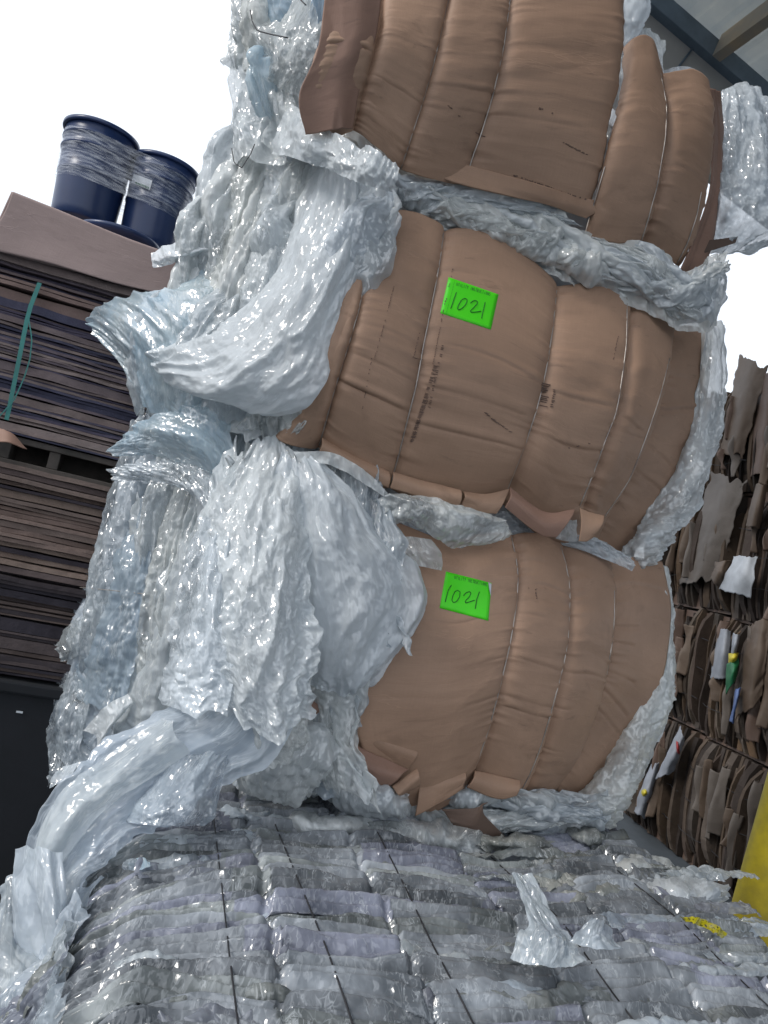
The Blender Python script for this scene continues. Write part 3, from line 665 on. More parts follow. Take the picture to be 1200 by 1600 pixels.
# white lobe on the middle bale
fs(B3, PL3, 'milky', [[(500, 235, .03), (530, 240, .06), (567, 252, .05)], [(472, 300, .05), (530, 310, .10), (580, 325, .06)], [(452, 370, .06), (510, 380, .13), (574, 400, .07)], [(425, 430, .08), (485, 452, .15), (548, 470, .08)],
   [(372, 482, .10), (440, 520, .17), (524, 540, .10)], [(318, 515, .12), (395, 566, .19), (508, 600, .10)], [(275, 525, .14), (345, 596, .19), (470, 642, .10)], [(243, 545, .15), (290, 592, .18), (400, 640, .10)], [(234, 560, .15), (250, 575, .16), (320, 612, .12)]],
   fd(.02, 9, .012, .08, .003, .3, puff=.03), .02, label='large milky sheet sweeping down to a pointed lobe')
fs(B3, PL3, 'blue', [[(345, 395, .04), (275, 448, .10), (205, 460, .12), (155, 478, .12), (136, 502, .12)], [(345, 450, .06), (285, 485, .15), (220, 490, .17), (170, 500, .15), (135, 506, .13)], [(345, 520, .06), (290, 545, .14), (235, 545, .16), (190, 535, .15), (142, 515, .13)],
   [(330, 600, .05), (280, 610, .10), (235, 600, .12), (205, 570, .12), (150, 525, .12)], [(320, 655, .03), (275, 650, .06), (235, 640, .08), (208, 600, .10), (168, 540, .11)]],
   fd(.016, 13, .006, .09, .0015, .2, tilt=.6), .02, label='pale blue flap sticking out to the left')
fs(B3, PL3, 'milky', [[(330, 365, .05), (270, 378, .1), (235, 396, .12)], [(335, 385, .08), (280, 398, .13), (236, 405, .13)], [(330, 405, .05), (280, 412, .1), (240, 418, .12)]], fd(.01, 10, .006, .05, .002), .04, label='short rolled tongue of film')
fs(B3, PL3, 'thin', [[(508, 545, .06), (470, 560, .07), (420, 590, .06)], [(520, 580, .06), (470, 610, .07), (415, 640, .06)], [(500, 630, .06), (470, 655, .07), (430, 668, .06)], [(478, 668, .05), (460, 680, .05), (432, 688, .04)]], fd(.012, 14, .014, .05, .004), .06)
fs(B3, PL3, 'blue', [[(360, 610, .0), (295, 634, .06), (238, 650, .09), (202, 671, .10), (167, 703, .09)], [(360, 660, .02), (300, 664, .09), (245, 672, .12), (208, 688, .11), (170, 706, .09)], [(365, 720, .02), (310, 700, .08), (252, 694, .10), (214, 700, .09), (180, 710, .09)], [(370, 790, .0), (325, 740, .03), (268, 716, .05), (225, 712, .07), (190, 713, .08)]], fd(.012, 14, .010, .06, .0025, .2, tilt=.5), .03, label='small pointed flap of pale film')
fs(B3, PL3, 'thin', [[(340, 700, .0), (270, 716, .06), (215, 722, .09), (167, 732, .10)], [(345, 760, .0), (275, 738, .06), (218, 738, .09), (172, 744, .10)], [(350, 820, .0), (285, 765, .04), (225, 754, .07), (182, 752, .09)]], fd(.012, 16, .010, .05, .003, .2, tilt=.5), .05)
fs(B3, PL3, 'film', [[(420, 250, .05), (455, 255, .07), (500, 262, .05)], [(395, 330, .05), (430, 340, .08), (470, 345, .05)], [(370, 430, .05), (405, 440, .09), (440, 440, .06)], [(350, 510, .05), (385, 520, .08), (420, 515, .06)]], fd(.02, 18, .014, .045, .004), .06)
fs(B3, PL3, 'thin', [[(360, 240, .04), (390, 245, .07), (425, 250, .05)], [(330, 330, .05), (365, 335, .09), (395, 340, .06)], [(310, 430, .05), (345, 440, .09), (380, 440, .06)], [(320, 510, .05), (345, 530, .07), (365, 515, .06)]], fd(.02, 16, .014, .045, .004), .06)
# top bale
fs(B4, PL4, 'thin', [[(440, -40, .05), (480, -40, .07), (520, -40, .07)], [(405, 25, .06), (450, 30, .09), (505, 35, .08)], [(372, 30, .08), (430, 62, .10), (495, 75, .08)], [(385, 52, .06), (425, 100, .09), (480, 110, .07)], [(380, 110, .04), (415, 130, .06), (470, 150, .05)]], fd(.012, 12, .012, .05, .003), .05)
fs(B4, PL4, 'film', [[(455, 165, .05), (520, 205, .08), (590, 240, .09), (625, 262, .07)], [(440, 200, .06), (510, 235, .10), (580, 262, .10), (618, 280, .08)], [(430, 240, .05), (505, 262, .08), (575, 290, .08), (612, 300, .06)]], fd(.015, 14, .014, .05, .004), .05)
# right end of the top bale
fs(B4, PF, 'film', [[(1112, 150, -.2), (1140, 138, -.2), (1166, 136, -.22), (1184, 148, -.25)], [(1112, 210, -.17), (1150, 200, -.14), (1180, 195, -.16), (1222, 200, -.22)], [(1112, 280, -.15), (1155, 280, -.10), (1200, 280, -.12), (1275, 290, -.2)], [(1105, 340, -.15), (1150, 340, -.10), (1200, 345, -.12), (1245, 350, -.2)], [(1090, 390, -.17), (1120, 395, -.15), (1150, 395, -.16), (1168, 385, -.2)]], fd(.02, 12, .018, .055, .005, puff=.05), .05)
fs(B4, PF, 'milky', [[(960, -20, -.06), (1000, -20, -.06), (1014, -5, -.08)], [(962, 25, -.05), (995, 20, -.03), (1012, 15, -.08)], [(965, 60, -.05), (985, 50, -.04), (998, 45, -.07)], [(965, 95, -.05), (975, 85, -.05), (985, 75, -.06)]], fd(.008, 20, .01, .04, .004, puff=.02), .05)
fs(B4, PF, 'film', [[(975, 75, -.07), (1000, 50, -.07), (1014, 46, -.08), (1037, 62, -.09)], [(972, 100, -.06), (1000, 75, -.06), (1020, 75, -.06), (1037, 90, -.08)], [(985, 110, -.09), (1010, 100, -.08), (1025, 110, -.08), (1033, 118, -.09)]], fd(.006, 20, .01, .04, .004), .05)
fs(B4, PF, 'film', [[(1030, 112, -.08), (1060, 104, -.08), (1085, 108, -.1), (1096, 124, -.12)], [(1032, 124, -.1), (1060, 125, -.1), (1085, 130, -.11), (1096, 135, -.12)]], fd(.004, 20, .006, .04, .003), .05)
# between top and middle covers: bulging crumpled band
band = [[(505, 190), (560, 215), (620, 255), (735, 285), (850, 325), (925, 365), (1010, 385), (1065, 425), (1108, 400), (1136, 392)],
        [(530, 230), (575, 255), (630, 290), (735, 320), (850, 360), (920, 395), (1005, 415), (1060, 445), (1106, 430), (1132, 430)],
        [(560, 270), (590, 290), (645, 320), (735, 350), (845, 395), (910, 425), (1000, 450), (1055, 480), (1105, 470), (1132, 465)],
        [(572, 325), (598, 335), (650, 352), (735, 378), (845, 425), (905, 455), (1000, 485), (1055, 515), (1100, 520), (1118, 510)]]
surface('film_band', rows(PF, band, .0), M['milky'], B3, step=2.4, cap=380, disp=fd(.024, 7, .026, .08, .006, .8), edge=.02)
r5 = random.Random(5)
def lobes(grid, parent, n, seed, d0, sw=.22, sh=.55, mats=('milky', 'film', 'thin'), puff=.05, vr=(.05, .95), aniso=(.5, 2)):
    bs = rows(PF, grid, d0); r = random.Random(seed)
    for k in range(n):
        uc = (k + r.random()) / n * .90; vc = r.uniform(*vr); a = r.uniform(.5, 1.7) * sw; b = r.uniform(.5, 1.3) * sh; sk = r.uniform(-.16, .16); G = []
        for i in range(4):
            row = []
            for j in range(5):
                x, y = j / 4 - .5, i / 3 - .5
                p = bs.ev(np.array([np.clip(uc + a * x + sk * y * 2, .0, .985)]), np.array([np.clip(vc + b * y, -.1, 1.08)]))[0]
                row.append(p - Vax * (.035 * (1 - 3.2 * x * x) * (1 - 2.6 * y * y) + r.uniform(-.008, .008)))
            G.append(row)
        surface('film_sheet', Base(G), M[r.choice(mats)], parent, step=2.8, edge=.12, disp=fd(r.uniform(.01, .022), r.uniform(8, 16), .016, r.uniform(.04, .065), .005, r.uniform(*aniso), puff=puff * .3))
lobes(band, B3, 26, 8, .012, .13, .62, vr=(.28, .6), aniso=(.15, .4), mats=('milky', 'milky', 'film', 'thin'))
# right rim of the middle bale
fs(B3, PF, 'film', [[(1095, 508, -.22), (1112, 505, -.22), (1129, 505, -.26)], [(1090, 600, -.2), (1110, 605, -.17), (1131, 610, -.25)], [(1075, 680, -.2), (1100, 685, -.16), (1127, 680, -.24)], [(1050, 740, -.2), (1075, 745, -.15), (1106, 722, -.22)], [(1015, 800, -.2), (1045, 800, -.15), (1088, 790, -.2)], [(995, 840, -.2), (1025, 830, -.14), (1056, 822, -.18)], [(975, 865, -.2), (1005, 860, -.14), (1048, 850, -.18)], [(990, 885, -.18), (1005, 886, -.15), (1030, 876, -.17)]],
   fd(.016, 14, .018, .05, .005, .3, puff=.03), .03)
# under the middle bale
und = [[(455, 690), (540, 720), (605, 752), (700, 775), (790, 800), (870, 830), (930, 840), (985, 870)], [(460, 712), (540, 742), (610, 790), (700, 815), (790, 820), (870, 842), (935, 855), (990, 880)], [(470, 728), (535, 755), (620, 815), (705, 850), (795, 838), (880, 852), (940, 872), (985, 892)]]
surface('film_band', rows(PF, und, -.02), M['film'], B2, step=2.8, cap=320, disp=fd(.015, 12, .014, .05, .004, .8), edge=.03)
fs(B2, PF, 'thin', [[(588, 780, .14), (630, 772, .15), (714, 788, .15), (786, 811, .12), (800, 832, .1)], [(592, 800, .14), (640, 795, .17), (714, 815, .17), (770, 828, .13), (797, 836, .1)], [(592, 822, .13), (640, 818, .15), (690, 845, .14), (716, 858, .13), (752, 836, .1)]], fd(.014, 16, .014, .045, .004, .7, puff=.01), .05, dd=-.02)
fs(B2, PF, 'milky', [[(462, 706, .13), (520, 708, .14), (572, 738, .13), (606, 770, .12)], [(470, 722, .13), (520, 728, .14), (572, 758, .13), (602, 778, .12)]], fd(.008, 20, .008, .04, .003), .04)
fs(B2, PF, 'thin', [[(612, 842, .12), (640, 838, .13), (672, 842, .12)], [(620, 862, .12), (650, 862, .13), (690, 868, .12)], [(636, 880, .11), (660, 886, .12), (690, 892, .11)]], fd(.006, 16, .006, .04, .002), .05, dd=.0)
# big bag bulging over the lower cover
bag = [[(440, 705, .06), (478, 716, .09), (505, 728, .07)], [(425, 760, .07), (510, 762, .17), (570, 790, .08)], [(425, 820, .08), (520, 822, .22), (600, 842, .10)], [(430, 880, .09), (545, 882, .25), (654, 887, .12)], [(440, 950, .10), (560, 950, .26), (669, 955, .13)],
       [(452, 1010, .10), (555, 1010, .24), (628, 1016, .13)], [(466, 1052, .10), (545, 1056, .18), (592, 1058, .12)], [(482, 1072, .10), (540, 1086, .12), (574, 1076, .10)]]
bag = [[(p[0], p[1], p[2] * .62 + .075) for p in r] for r in bag]
fs(B2, PF, 'milky', bag, fd(.018, 9, .013, .09, .003, .25, tilt=.25), .025, label='large translucent film bag bulging over the cover')
# lower left folds of the lower bale
def ysheet(parent, mat, g, disp, edge=.02, label=None, name='draped_sheet'):
    o = surface(name, rows(PY, g), M[mat], parent, step=2.4, edge=edge, disp=disp)
    if label: o['label'] = label
    return o
ysheet(B2, 'film', [[(385, 700, 2.22), (415, 700, 2.18), (445, 715, 2.20)], [(360, 800, 2.14), (400, 805, 2.06), (440, 800, 2.09)], [(345, 900, 2.08), (400, 905, 1.98), (455, 900, 2.02)], [(315, 1000, 2.02), (395, 1000, 1.90), (480, 1000, 1.96)],
   [(305, 1075, 1.98), (390, 1090, 1.86), (484, 1085, 1.94)], [(325, 1130, 1.98), (400, 1160, 1.86), (483, 1140, 1.96)], [(352, 1172, 2.00), (410, 1200, 1.90), (470, 1178, 2.00)]], fd(.035, 11, .014, .055, .004, .12, tilt=.15), .05, 'crinkled clear film hanging over the start of the draped sheet', 'film_sheet')
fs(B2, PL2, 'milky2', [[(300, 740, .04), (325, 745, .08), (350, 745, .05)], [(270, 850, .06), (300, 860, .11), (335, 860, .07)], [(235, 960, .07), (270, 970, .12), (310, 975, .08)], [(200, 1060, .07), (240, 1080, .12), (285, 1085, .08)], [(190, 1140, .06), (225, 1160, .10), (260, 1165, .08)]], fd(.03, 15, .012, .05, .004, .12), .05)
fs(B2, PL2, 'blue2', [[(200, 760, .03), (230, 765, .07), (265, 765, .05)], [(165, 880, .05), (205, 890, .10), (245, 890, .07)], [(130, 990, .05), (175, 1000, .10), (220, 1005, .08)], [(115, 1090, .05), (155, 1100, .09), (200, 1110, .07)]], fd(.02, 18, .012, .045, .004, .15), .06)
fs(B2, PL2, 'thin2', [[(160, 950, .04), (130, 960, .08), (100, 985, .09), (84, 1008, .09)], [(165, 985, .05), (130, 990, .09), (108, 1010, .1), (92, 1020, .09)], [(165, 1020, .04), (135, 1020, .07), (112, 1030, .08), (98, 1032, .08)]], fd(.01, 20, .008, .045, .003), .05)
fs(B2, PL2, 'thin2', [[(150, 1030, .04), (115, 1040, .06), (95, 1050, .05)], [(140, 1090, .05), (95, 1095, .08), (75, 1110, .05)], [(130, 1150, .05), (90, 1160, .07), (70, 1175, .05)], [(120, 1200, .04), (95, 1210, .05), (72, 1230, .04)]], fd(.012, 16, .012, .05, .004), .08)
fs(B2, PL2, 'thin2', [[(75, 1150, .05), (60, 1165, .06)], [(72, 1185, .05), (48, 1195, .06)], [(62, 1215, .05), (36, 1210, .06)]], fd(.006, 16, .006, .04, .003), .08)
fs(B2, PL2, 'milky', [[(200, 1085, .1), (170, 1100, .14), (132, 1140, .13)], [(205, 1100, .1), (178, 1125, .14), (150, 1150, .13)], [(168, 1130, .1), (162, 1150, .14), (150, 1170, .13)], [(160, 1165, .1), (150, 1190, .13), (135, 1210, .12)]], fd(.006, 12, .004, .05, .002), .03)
# lumps under the lower cover, on the front
lowb = [[(350, 1120), (430, 1120), (540, 1150), (600, 1215), (660, 1240), (730, 1228), (800, 1245), (880, 1240), (950, 1235)],
        [(345, 1165), (430, 1170), (530, 1190), (600, 1235), (660, 1262), (730, 1255), (800, 1265), (880, 1265), (950, 1262)],
        [(350, 1215), (440, 1215), (520, 1230), (600, 1255), (665, 1285), (730, 1290), (800, 1295), (880, 1300), (940, 1300)]]
surface('film_band', rows(PF, lowb, -.03), M['milky2'], B2, step=2.8, cap=320, disp=fd(.03, 10, .02, .06, .006, .8), edge=.02)
lobes(lowb, B2, 14, 21, .0, .24, .6, ('film', 'thin', 'film2', 'milky2'))
fs(B2, PF, 'film', [[(430, 1110, .1), (480, 1125, .14), (538, 1146, .10)], [(400, 1150, .12), (470, 1170, .2), (538, 1178, .12)], [(380, 1195, .10), (450, 1215, .17), (520, 1205, .10)], [(390, 1235, .05), (440, 1250, .1), (490, 1235, .05)]], fd(.018, 12, .02, .05, .006, .8, puff=.03), .05)
fs(B2, PF, 'film', [[(505, 1195, .06), (560, 1215, .10), (640, 1240, .08)], [(500, 1225, .08), (565, 1245, .15), (640, 1258, .10)], [(520, 1255, .05), (580, 1275, .10), (632, 1278, .06)]], fd(.014, 12, .016, .05, .005, .8, puff=.02), .05)
# right rim of the lower bale
fs(B2, PF, 'film', [[(1015, 885, -.2), (1030, 884, -.2), (1043, 900, -.24)], [(1025, 960, -.2), (1038, 965, -.17), (1048, 980, -.22)], [(1010, 1060, -.2), (1028, 1065, -.14), (1046, 1070, -.2)], [(975, 1120, -.18), (1005, 1125, -.10), (1040, 1110, -.18)], [(945, 1180, -.16), (980, 1180, -.08), (1020, 1180, -.16)], [(920, 1230, -.14), (955, 1235, -.05), (990, 1230, -.13)], [(898, 1262, -.12), (935, 1268, -.04), (970, 1272, -.1)], [(896, 1290, -.1), (925, 1298, -.05), (948, 1298, -.08)]],
   fd(.016, 14, .018, .05, .005, .4, puff=.03), .03)
fs(B2, PF, 'milky', [[(1040, 1045, -.26), (1050, 1080, -.27)], [(1022, 1100, -.25), (1046, 1112, -.26)], [(1005, 1160, -.24), (1030, 1160, -.26)]], fd(.006, 10, .006, .05, .002), .04)
fs(B2, PF, 'thin', [[(975, 1205, -.2), (1000, 1212, -.2)], [(965, 1240, -.2), (986, 1250, -.2)], [(958, 1270, -.2), (966, 1278, -.2)]], fd(.006, 10, .006, .05, .002), .04)
# card scrap sticking out below
surface('torn_flap', rows(PF, [[(690, 1262, .1), (740, 1262, .12), (762, 1252, .14)], [(705, 1282, .1), (740, 1288, .12), (755, 1270, .13)], [(730, 1306, .1), (760, 1318, .1), (792, 1310, .1)]]), M['card_d'], B2, step=2, disp=crease_disp(pil=0, ncol=2, lump=.012), thick=.004, edge=.04)
# stray binding wires
tube('loose_wire', [PL4.at(*p, .16) for p in resample([(391, 16), (394, 34), (402, 48), (425, 54), (450, 59)], 16)], .0018, M['rust'], B4)
tube('loose_wire', [PL4.at(*p, .16) for p in resample([(455, -12), (468, -2), (478, 8)], 8)], .0018, M['rust'], B4)
tube('loose_wire', [PL4.at(*p, .14) for p in resample([(362, 232), (366, 255), (378, 262), (392, 240), (398, 225)], 16)], .0014, M['rust'], B4)
tube('loose_wire', [PL2.at(*p, .1) for p in resample([(125, 918), (170, 922), (235, 929)], 8)], .0014, M['steel'], B2)
# long sheet draped from the tower down over the lowest bale
DR = [[(380, 930, 1.95), (430, 935, 1.94), (487, 935, 1.95)], [(350, 1010, 1.90), (415, 1030, 1.885), (487, 1050, 1.90)], [(300, 1078, 1.85), (360, 1125, 1.83), (440, 1185, 1.85)], [(240, 1112, 1.80), (290, 1165, 1.785), (355, 1228, 1.80)], [(184, 1148, 1.76), (232, 1202, 1.74), (296, 1266, 1.75)],
   [(131, 1190, 1.72), (176, 1238, 1.695), (240, 1296, 1.70)], [(90, 1224, 1.69), (130, 1280, 1.66), (196, 1322, 1.66)], [(46, 1300, 1.66), (94, 1330, 1.63), (168, 1350, 1.63)], [(27, 1372, 1.62), (68, 1385, 1.59), (132, 1382, 1.59)], [(26, 1435, 1.60), (64, 1448, 1.56), (116, 1436, 1.56)], [(62, 1500, 1.58), (80, 1502, 1.54), (100, 1486, 1.54)]]
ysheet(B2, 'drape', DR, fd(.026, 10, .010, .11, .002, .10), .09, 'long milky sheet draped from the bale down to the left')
ysheet(B2, 'drape', [[(p[0] + 10, p[1] + 10, p[2] - .03) for p in (r[0], ((r[0][0] + r[1][0]) / 2, (r[0][1] + r[1][1]) / 2, (r[0][2] + r[1][2]) / 2 - .02), r[1])] for r in DR[3:9]], fd(.010, 10, .010, .07, .002, .08), .08)
ysheet(B2, 'milky2', [[(30, 1330, 1.62), (60, 1330, 1.56), (100, 1335, 1.57)], [(30, 1400, 1.58), (62, 1400, 1.52), (104, 1400, 1.53)], [(34, 1460, 1.56), (66, 1465, 1.50), (100, 1460, 1.52)], [(60, 1530, 1.52), (78, 1535, 1.47), (104, 1525, 1.49)]], fd(.02, 16, .008, .06, .002, .1), .08)
ysheet(B2, 'thin2', [[(300, 1150, 1.86), (340, 1160, 1.84), (372, 1170, 1.86)], [(255, 1180, 1.80), (305, 1190, 1.74), (352, 1200, 1.80)], [(225, 1220, 1.76), (280, 1230, 1.68), (345, 1235, 1.76)], [(195, 1262, 1.72), (260, 1268, 1.64), (335, 1275, 1.70)], [(190, 1285, 1.70), (250, 1290, 1.64), (320, 1290, 1.68)]], fd(.014, 9, .01, .07, .003), .03)
ysheet(B2, 'thin', [[(92, 1225, 1.85), (78, 1232, 1.85)], [(110, 1215, 1.86), (82, 1215, 1.86)], [(125, 1190, 1.88), (100, 1200, 1.88)]], fd(.004, 9, .006, .05, .002), .03)

fs(B3, PF, 'film', [[(868, 806, .02), (885, 800, .03), (900, 795, .02)], [(866, 825, .02), (884, 822, .03), (902, 822, .02)], [(868, 842, .02), (886, 846, .03), (902, 846, .02)]], fd(.004, 20, .006, .04, .003), .05)

fs(B4, PF, 'film', [[(950, 50, -.12), (975, 45, -.12), (1000, 60, -.12)], [(935, 180, -.1), (960, 180, -.1), (985, 180, -.1)], [(915, 320, -.08), (940, 325, -.08), (965, 330, -.08)]], fd(.01, 20, .01, .05, .004), .02)
# extra narrow hanging folds on the left end, sharp and thin
strips(L2, B2, 8, 91, (.22, .4), (.6, .95), (.03, .06), mats=('thin', 'thin2', 'film', 'thin'), pleat=1)
strips(L3, B3, 7, 92, (.16, .30), (.35, .7), (.03, .06), mats=('film', 'milky', 'thin'), pleat=1)

ysheet(B2, 'film', [[(345, 700, 2.10), (395, 700, 2.06), (440, 705, 2.08), (475, 720, 2.10)], [(325, 790, 1.99), (380, 790, 1.93), (435, 795, 1.94), (478, 800, 1.99)], [(312, 880, 1.93), (375, 885, 1.86), (435, 890, 1.87), (486, 890, 1.93)], [(305, 970, 1.88), (370, 980, 1.82), (435, 985, 1.83), (490, 985, 1.90)], [(310, 1045, 1.85), (375, 1060, 1.79), (436, 1075, 1.81), (488, 1070, 1.88)],
   [(335, 1100, 1.84), (385, 1125, 1.79), (440, 1140, 1.80), (482, 1130, 1.87)]], fd(.034, 11, .014, .055, .004, .10, tilt=.2), .16, None, 'film_sheet')
ysheet(B2, 'thin', [[(300, 830, 1.98), (335, 830, 1.93), (372, 835, 1.93)], [(275, 930, 1.90), (320, 935, 1.85), (368, 940, 1.86)], [(262, 1020, 1.86), (310, 1030, 1.80), (362, 1040, 1.81)], [(255, 1085, 1.84), (300, 1098, 1.79), (350, 1112, 1.80)]], fd(.026, 14, .014, .05, .004, .10, tilt=.2), .16, None, 'film_sheet')
# ------------------------------------------------------------------ lowest bale: packed film, seen from above
BL, BR = atZ(205, 1280, zt1), atZ(958, 1308, zt1)
FL_, FR_ = atZ(98, 1830, zt1), atZ(1640, 1806, zt1)
B1 = empty('film_bale', ((BL + FR_) / 2 * [1, 1, 0]), 'bale of packed clear film layers lying lowest in front of the tower', 'bale')
def base_bale():
    nu, nv = 560, 560
    wid, dep = np.linalg.norm(BR - BL), np.linalg.norm(FL_ - BL)
    drop = .82
    a = np.concatenate([-np.linspace(drop, 0.004, 110), np.linspace(0, wid, nu), wid + np.linspace(.004, drop, 60)])
    b = np.concatenate([np.linspace(-.25, 0, 40)[:-1], np.linspace(0, dep, nv), dep + np.linspace(.004, drop, 40)])
    A, Bm = np.meshgrid(a, b)
    s = np.clip(A, 0, wid) / wid; t = np.clip(Bm, -.25, dep) / dep
    P = (BL[None, None] * (1 - s)[..., None] + BR * s[..., None]) * (1 - t)[..., None] + (FL_ * (1 - s)[..., None] + FR_ * s[..., None]) * t[..., None]
    le = np.clip(-A, 0, None); re = np.clip(A - wid, 0, None); fe = np.clip(Bm - dep, 0, None)
    ul = (BL - BR) / wid
    up = np.zeros_like(P); up[..., 2] = 1
    # rounded shoulders
    def sh(x): return np.where(x > 0, 1 - np.exp(-x / .05), 0)
    P = P + ul * (sh(le) * .05 + .10 * le)[..., None] - ul * (sh(re) * .05 + .04 * re)[..., None] + np.array([0, -1, 0]) * (sh(fe) * .05)[..., None]
    P[..., 2] -= np.clip(le - .02, 0, None) + np.clip(re - .02, 0, None) + fe
    edge_in = np.minimum(np.clip(A, 0, .06), np.clip(wid - A, 0, .06)) / .06
    P[..., 2] -= .03 * (1 - edge_in) ** 2
    N = up * (1 - np.clip((le + re + fe) / .04, 0, 1))[..., None] + ul * (np.clip(le / .04, 0, 1))[..., None] - ul * (np.clip(re / .04, 0, 1))[..., None] + np.array([0, -1, 0]) * np.clip(fe / .04, 0, 1)[..., None]
    # strata: rows of flattened bags running across, offset segment by segment between the wires
    seg = np.array([-.2, .17, .33, .52, .70, .86, 1.3]) * wid
    segi = np.digitize(A + .05 * (vn(A * 7, Bm * 9, 3) - .5), seg)
    sw = .042
    q = Bm / sw + 1.5 * (vn(A * 2.2, Bm * 5, 5) - .5) + .8 * (vn(A * 7, Bm * 9, 6) - .5) + _h(segi.astype(float), segi * 0., 9) * .45
    k = np.floor(q); f = q - k
    lev = _h(k, segi.astype(float), 21); lev2 = vn(k * 3.7, A * 3.2, 22)
    pil = np.clip(f / .16, 0, 1) ** .6 * (1 - .75 * f ** 1.6)      # thin crisp lip, then a flat lap
    h = .036 * pil + .018 * (lev - .5) * pil + .026 * (lev2 - .5) * pil
    f2 = (q * 2.6 + 1.3 * vn(A * 5, Bm * 20, 7)) % 1.0
    h += .014 * np.clip(f2 / .2, 0, 1) * (1 - f2) * vn(A * 4, Bm * 12, 8) * 1.6
    sq, tq = A * (1 + .0 * A), Bm
    h += .020 * (facet(sq * 5 + k * 3.1, tq * 22, 41) - .5) + .008 * (facet(sq * 14 + k * 1.7, tq * 50, 42) - .5) + .003 * (facet(sq * 40, tq * 90, 43) - .5)
    h += .05 * (vn(A * 3, Bm * 3, 44) - .5)
    dw = np.min(np.abs((A[..., None] + 0) - seg), -1)
    h -= .013 * np.exp(-(dw / .010) ** 2)
    P = P + N * h[..., None]
    P[..., 1] += -.02 * (f - .5) * (le + re + fe == 0)          # strata lean a little toward the viewer
    P[..., 2] = np.maximum(P[..., 2], .01)
    me = grid_mesh('packed_film', P, np.stack([A * 1.0, Bm * 2.2], -1))
    tr_ = _h(k, segi * 1., 71); hue = _h(k + np.floor(vn(A * 2, Bm * 3, 73) * 4), segi * 1., 72); br = (.6 + .75 * tr_) * (.75 + .5 * vn(A * 6, Bm * 30, 74)) * (.6 + .4 * np.clip(f / .12, 0, 1))  # last factor paints shade into the gaps between layers
    T = np.stack([br * np.where(hue > .8, .96, 1.0), br * np.where(hue > .8, .94, np.where(hue < .2, 1.0, 1.0)), br * np.where(hue > .8, 1.12, np.where(hue < .2, .97, 1.05)), np.ones_like(br)], -1)
    at = me.attributes.new('tone', 'FLOAT_COLOR', 'POINT'); at.data.foreach_set('color', T.reshape(-1).astype(np.float32))
    return link_mesh('packed_film', me, M['grey'], B1)
pk = base_bale()
bv1 = [bvh_of(pk)]
V, Fc = [], []
prism(V, Fc, [BL + [.06, -.06, 0], FL_ + [.06, .06, 0], FR_ + [-.06, .06, 0], BR + [-.06, -.06, 0]], .02, zt1 - .06)
poly('bale_core', V, Fc, M['core'], B1)
for pl in ([(333, 1272), (345, 1370), (357, 1480), (372, 1600), (380, 1680)], [(430, 1288), (468, 1380), (510, 1480), (545, 1580), (575, 1680)],
           [(590, 1300), (640, 1400), (675, 1475), (705, 1530), (750, 1620), (790, 1690)], [(758, 1330), (790, 1360), (875, 1435), (960, 1555), (1010, 1620)], [(965, 1360), (1010, 1395), (1065, 1440), (1130, 1505), (1230, 1600)]):
    wire('binding_wire', pl, bv1, M['rust'], B1, r=.0017, off=.006, n=70, smooth=14)
# loose layers on top
topb = Base([[atZ(205, 1280, zt1), atZ(560, 1300, zt1), atZ(958, 1308, zt1)], [atZ(150, 1500, zt1), atZ(640, 1500, zt1), atZ(1200, 1485, zt1)], [atZ(98, 1830, zt1), atZ(800, 1820, zt1), atZ(1640, 1806, zt1)]])
r7 = random.Random(77)
for k in range(72):
    u = r7.uniform(.0, .92); v = r7.random() ** 1.1 * .80 + .02; wu, wv = r7.uniform(.07, .30), r7.uniform(.015, .06)
    G = []
    for i in range(3):
        row = []
        for j in range(5):
            p = topb.ev(np.array([u + wu * j / 4 + r7.uniform(-.008, .008)]), np.array([v + wv * (i / 2) + r7.uniform(-.006, .006)]))[0]
            row.append(p + [0, 0, .024 + .012 * (i == 1) * (1 - abs(j / 2 - 1)) + r7.uniform(-.006, .008)])
        G.append(row)
    surface('film_layer', Base(G), M[r7.choice(['thin2', 'warm', 'warm', 'film2', 'milky2', 'thin2', 'warm', 'lilac', 'film2', 'milky2'])], B1, step=3, edge=.12, disp=fd(.008, 14, .012, .06, .004, 3.0, puff=.005))
for k in range(26):                          # folded ends hanging down the left flank
    u0 = r7.uniform(.02, .8); x = BL * (1 - u0) + FL_ * u0; G = []
    hh = r7.uniform(.2, .6); w = r7.uniform(.03, .09); zz = zt1 + .02 - r7.uniform(0, .15); lean = r7.uniform(-.12, .05)
    dirv = (FL_ - BL) / np.linalg.norm(FL_ - BL)
    for i in range(5):
        f = i / 4
        G.append([x + dirv * (w * (j - 1) * (1 + .5 * f) + lean * f) + np.array([-.05 - .09 * f - .03 * (j == 1) + r7.uniform(-.01, .01), 0, zz - x[2] - hh * f]) for j in range(3)])
    surface('film_layer', Base(G), M[r7.choice(['warm', 'thin2', 'film2', 'warm', 'lilac'])], B1, step=3, edge=.1, disp=fd(.015, 20, .010, .05, .004, .15))
def zs(mat, g, disp, edge=.06, name='film_layer', label=None, parent=None):
    o = surface(name, Base([[atZ(p[0], p[1], zt1 + p[2]) for p in r] for r in g]), M[mat], parent or B1, step=2.6, edge=edge, disp=disp)
    if label: o['label'] = label
    return o
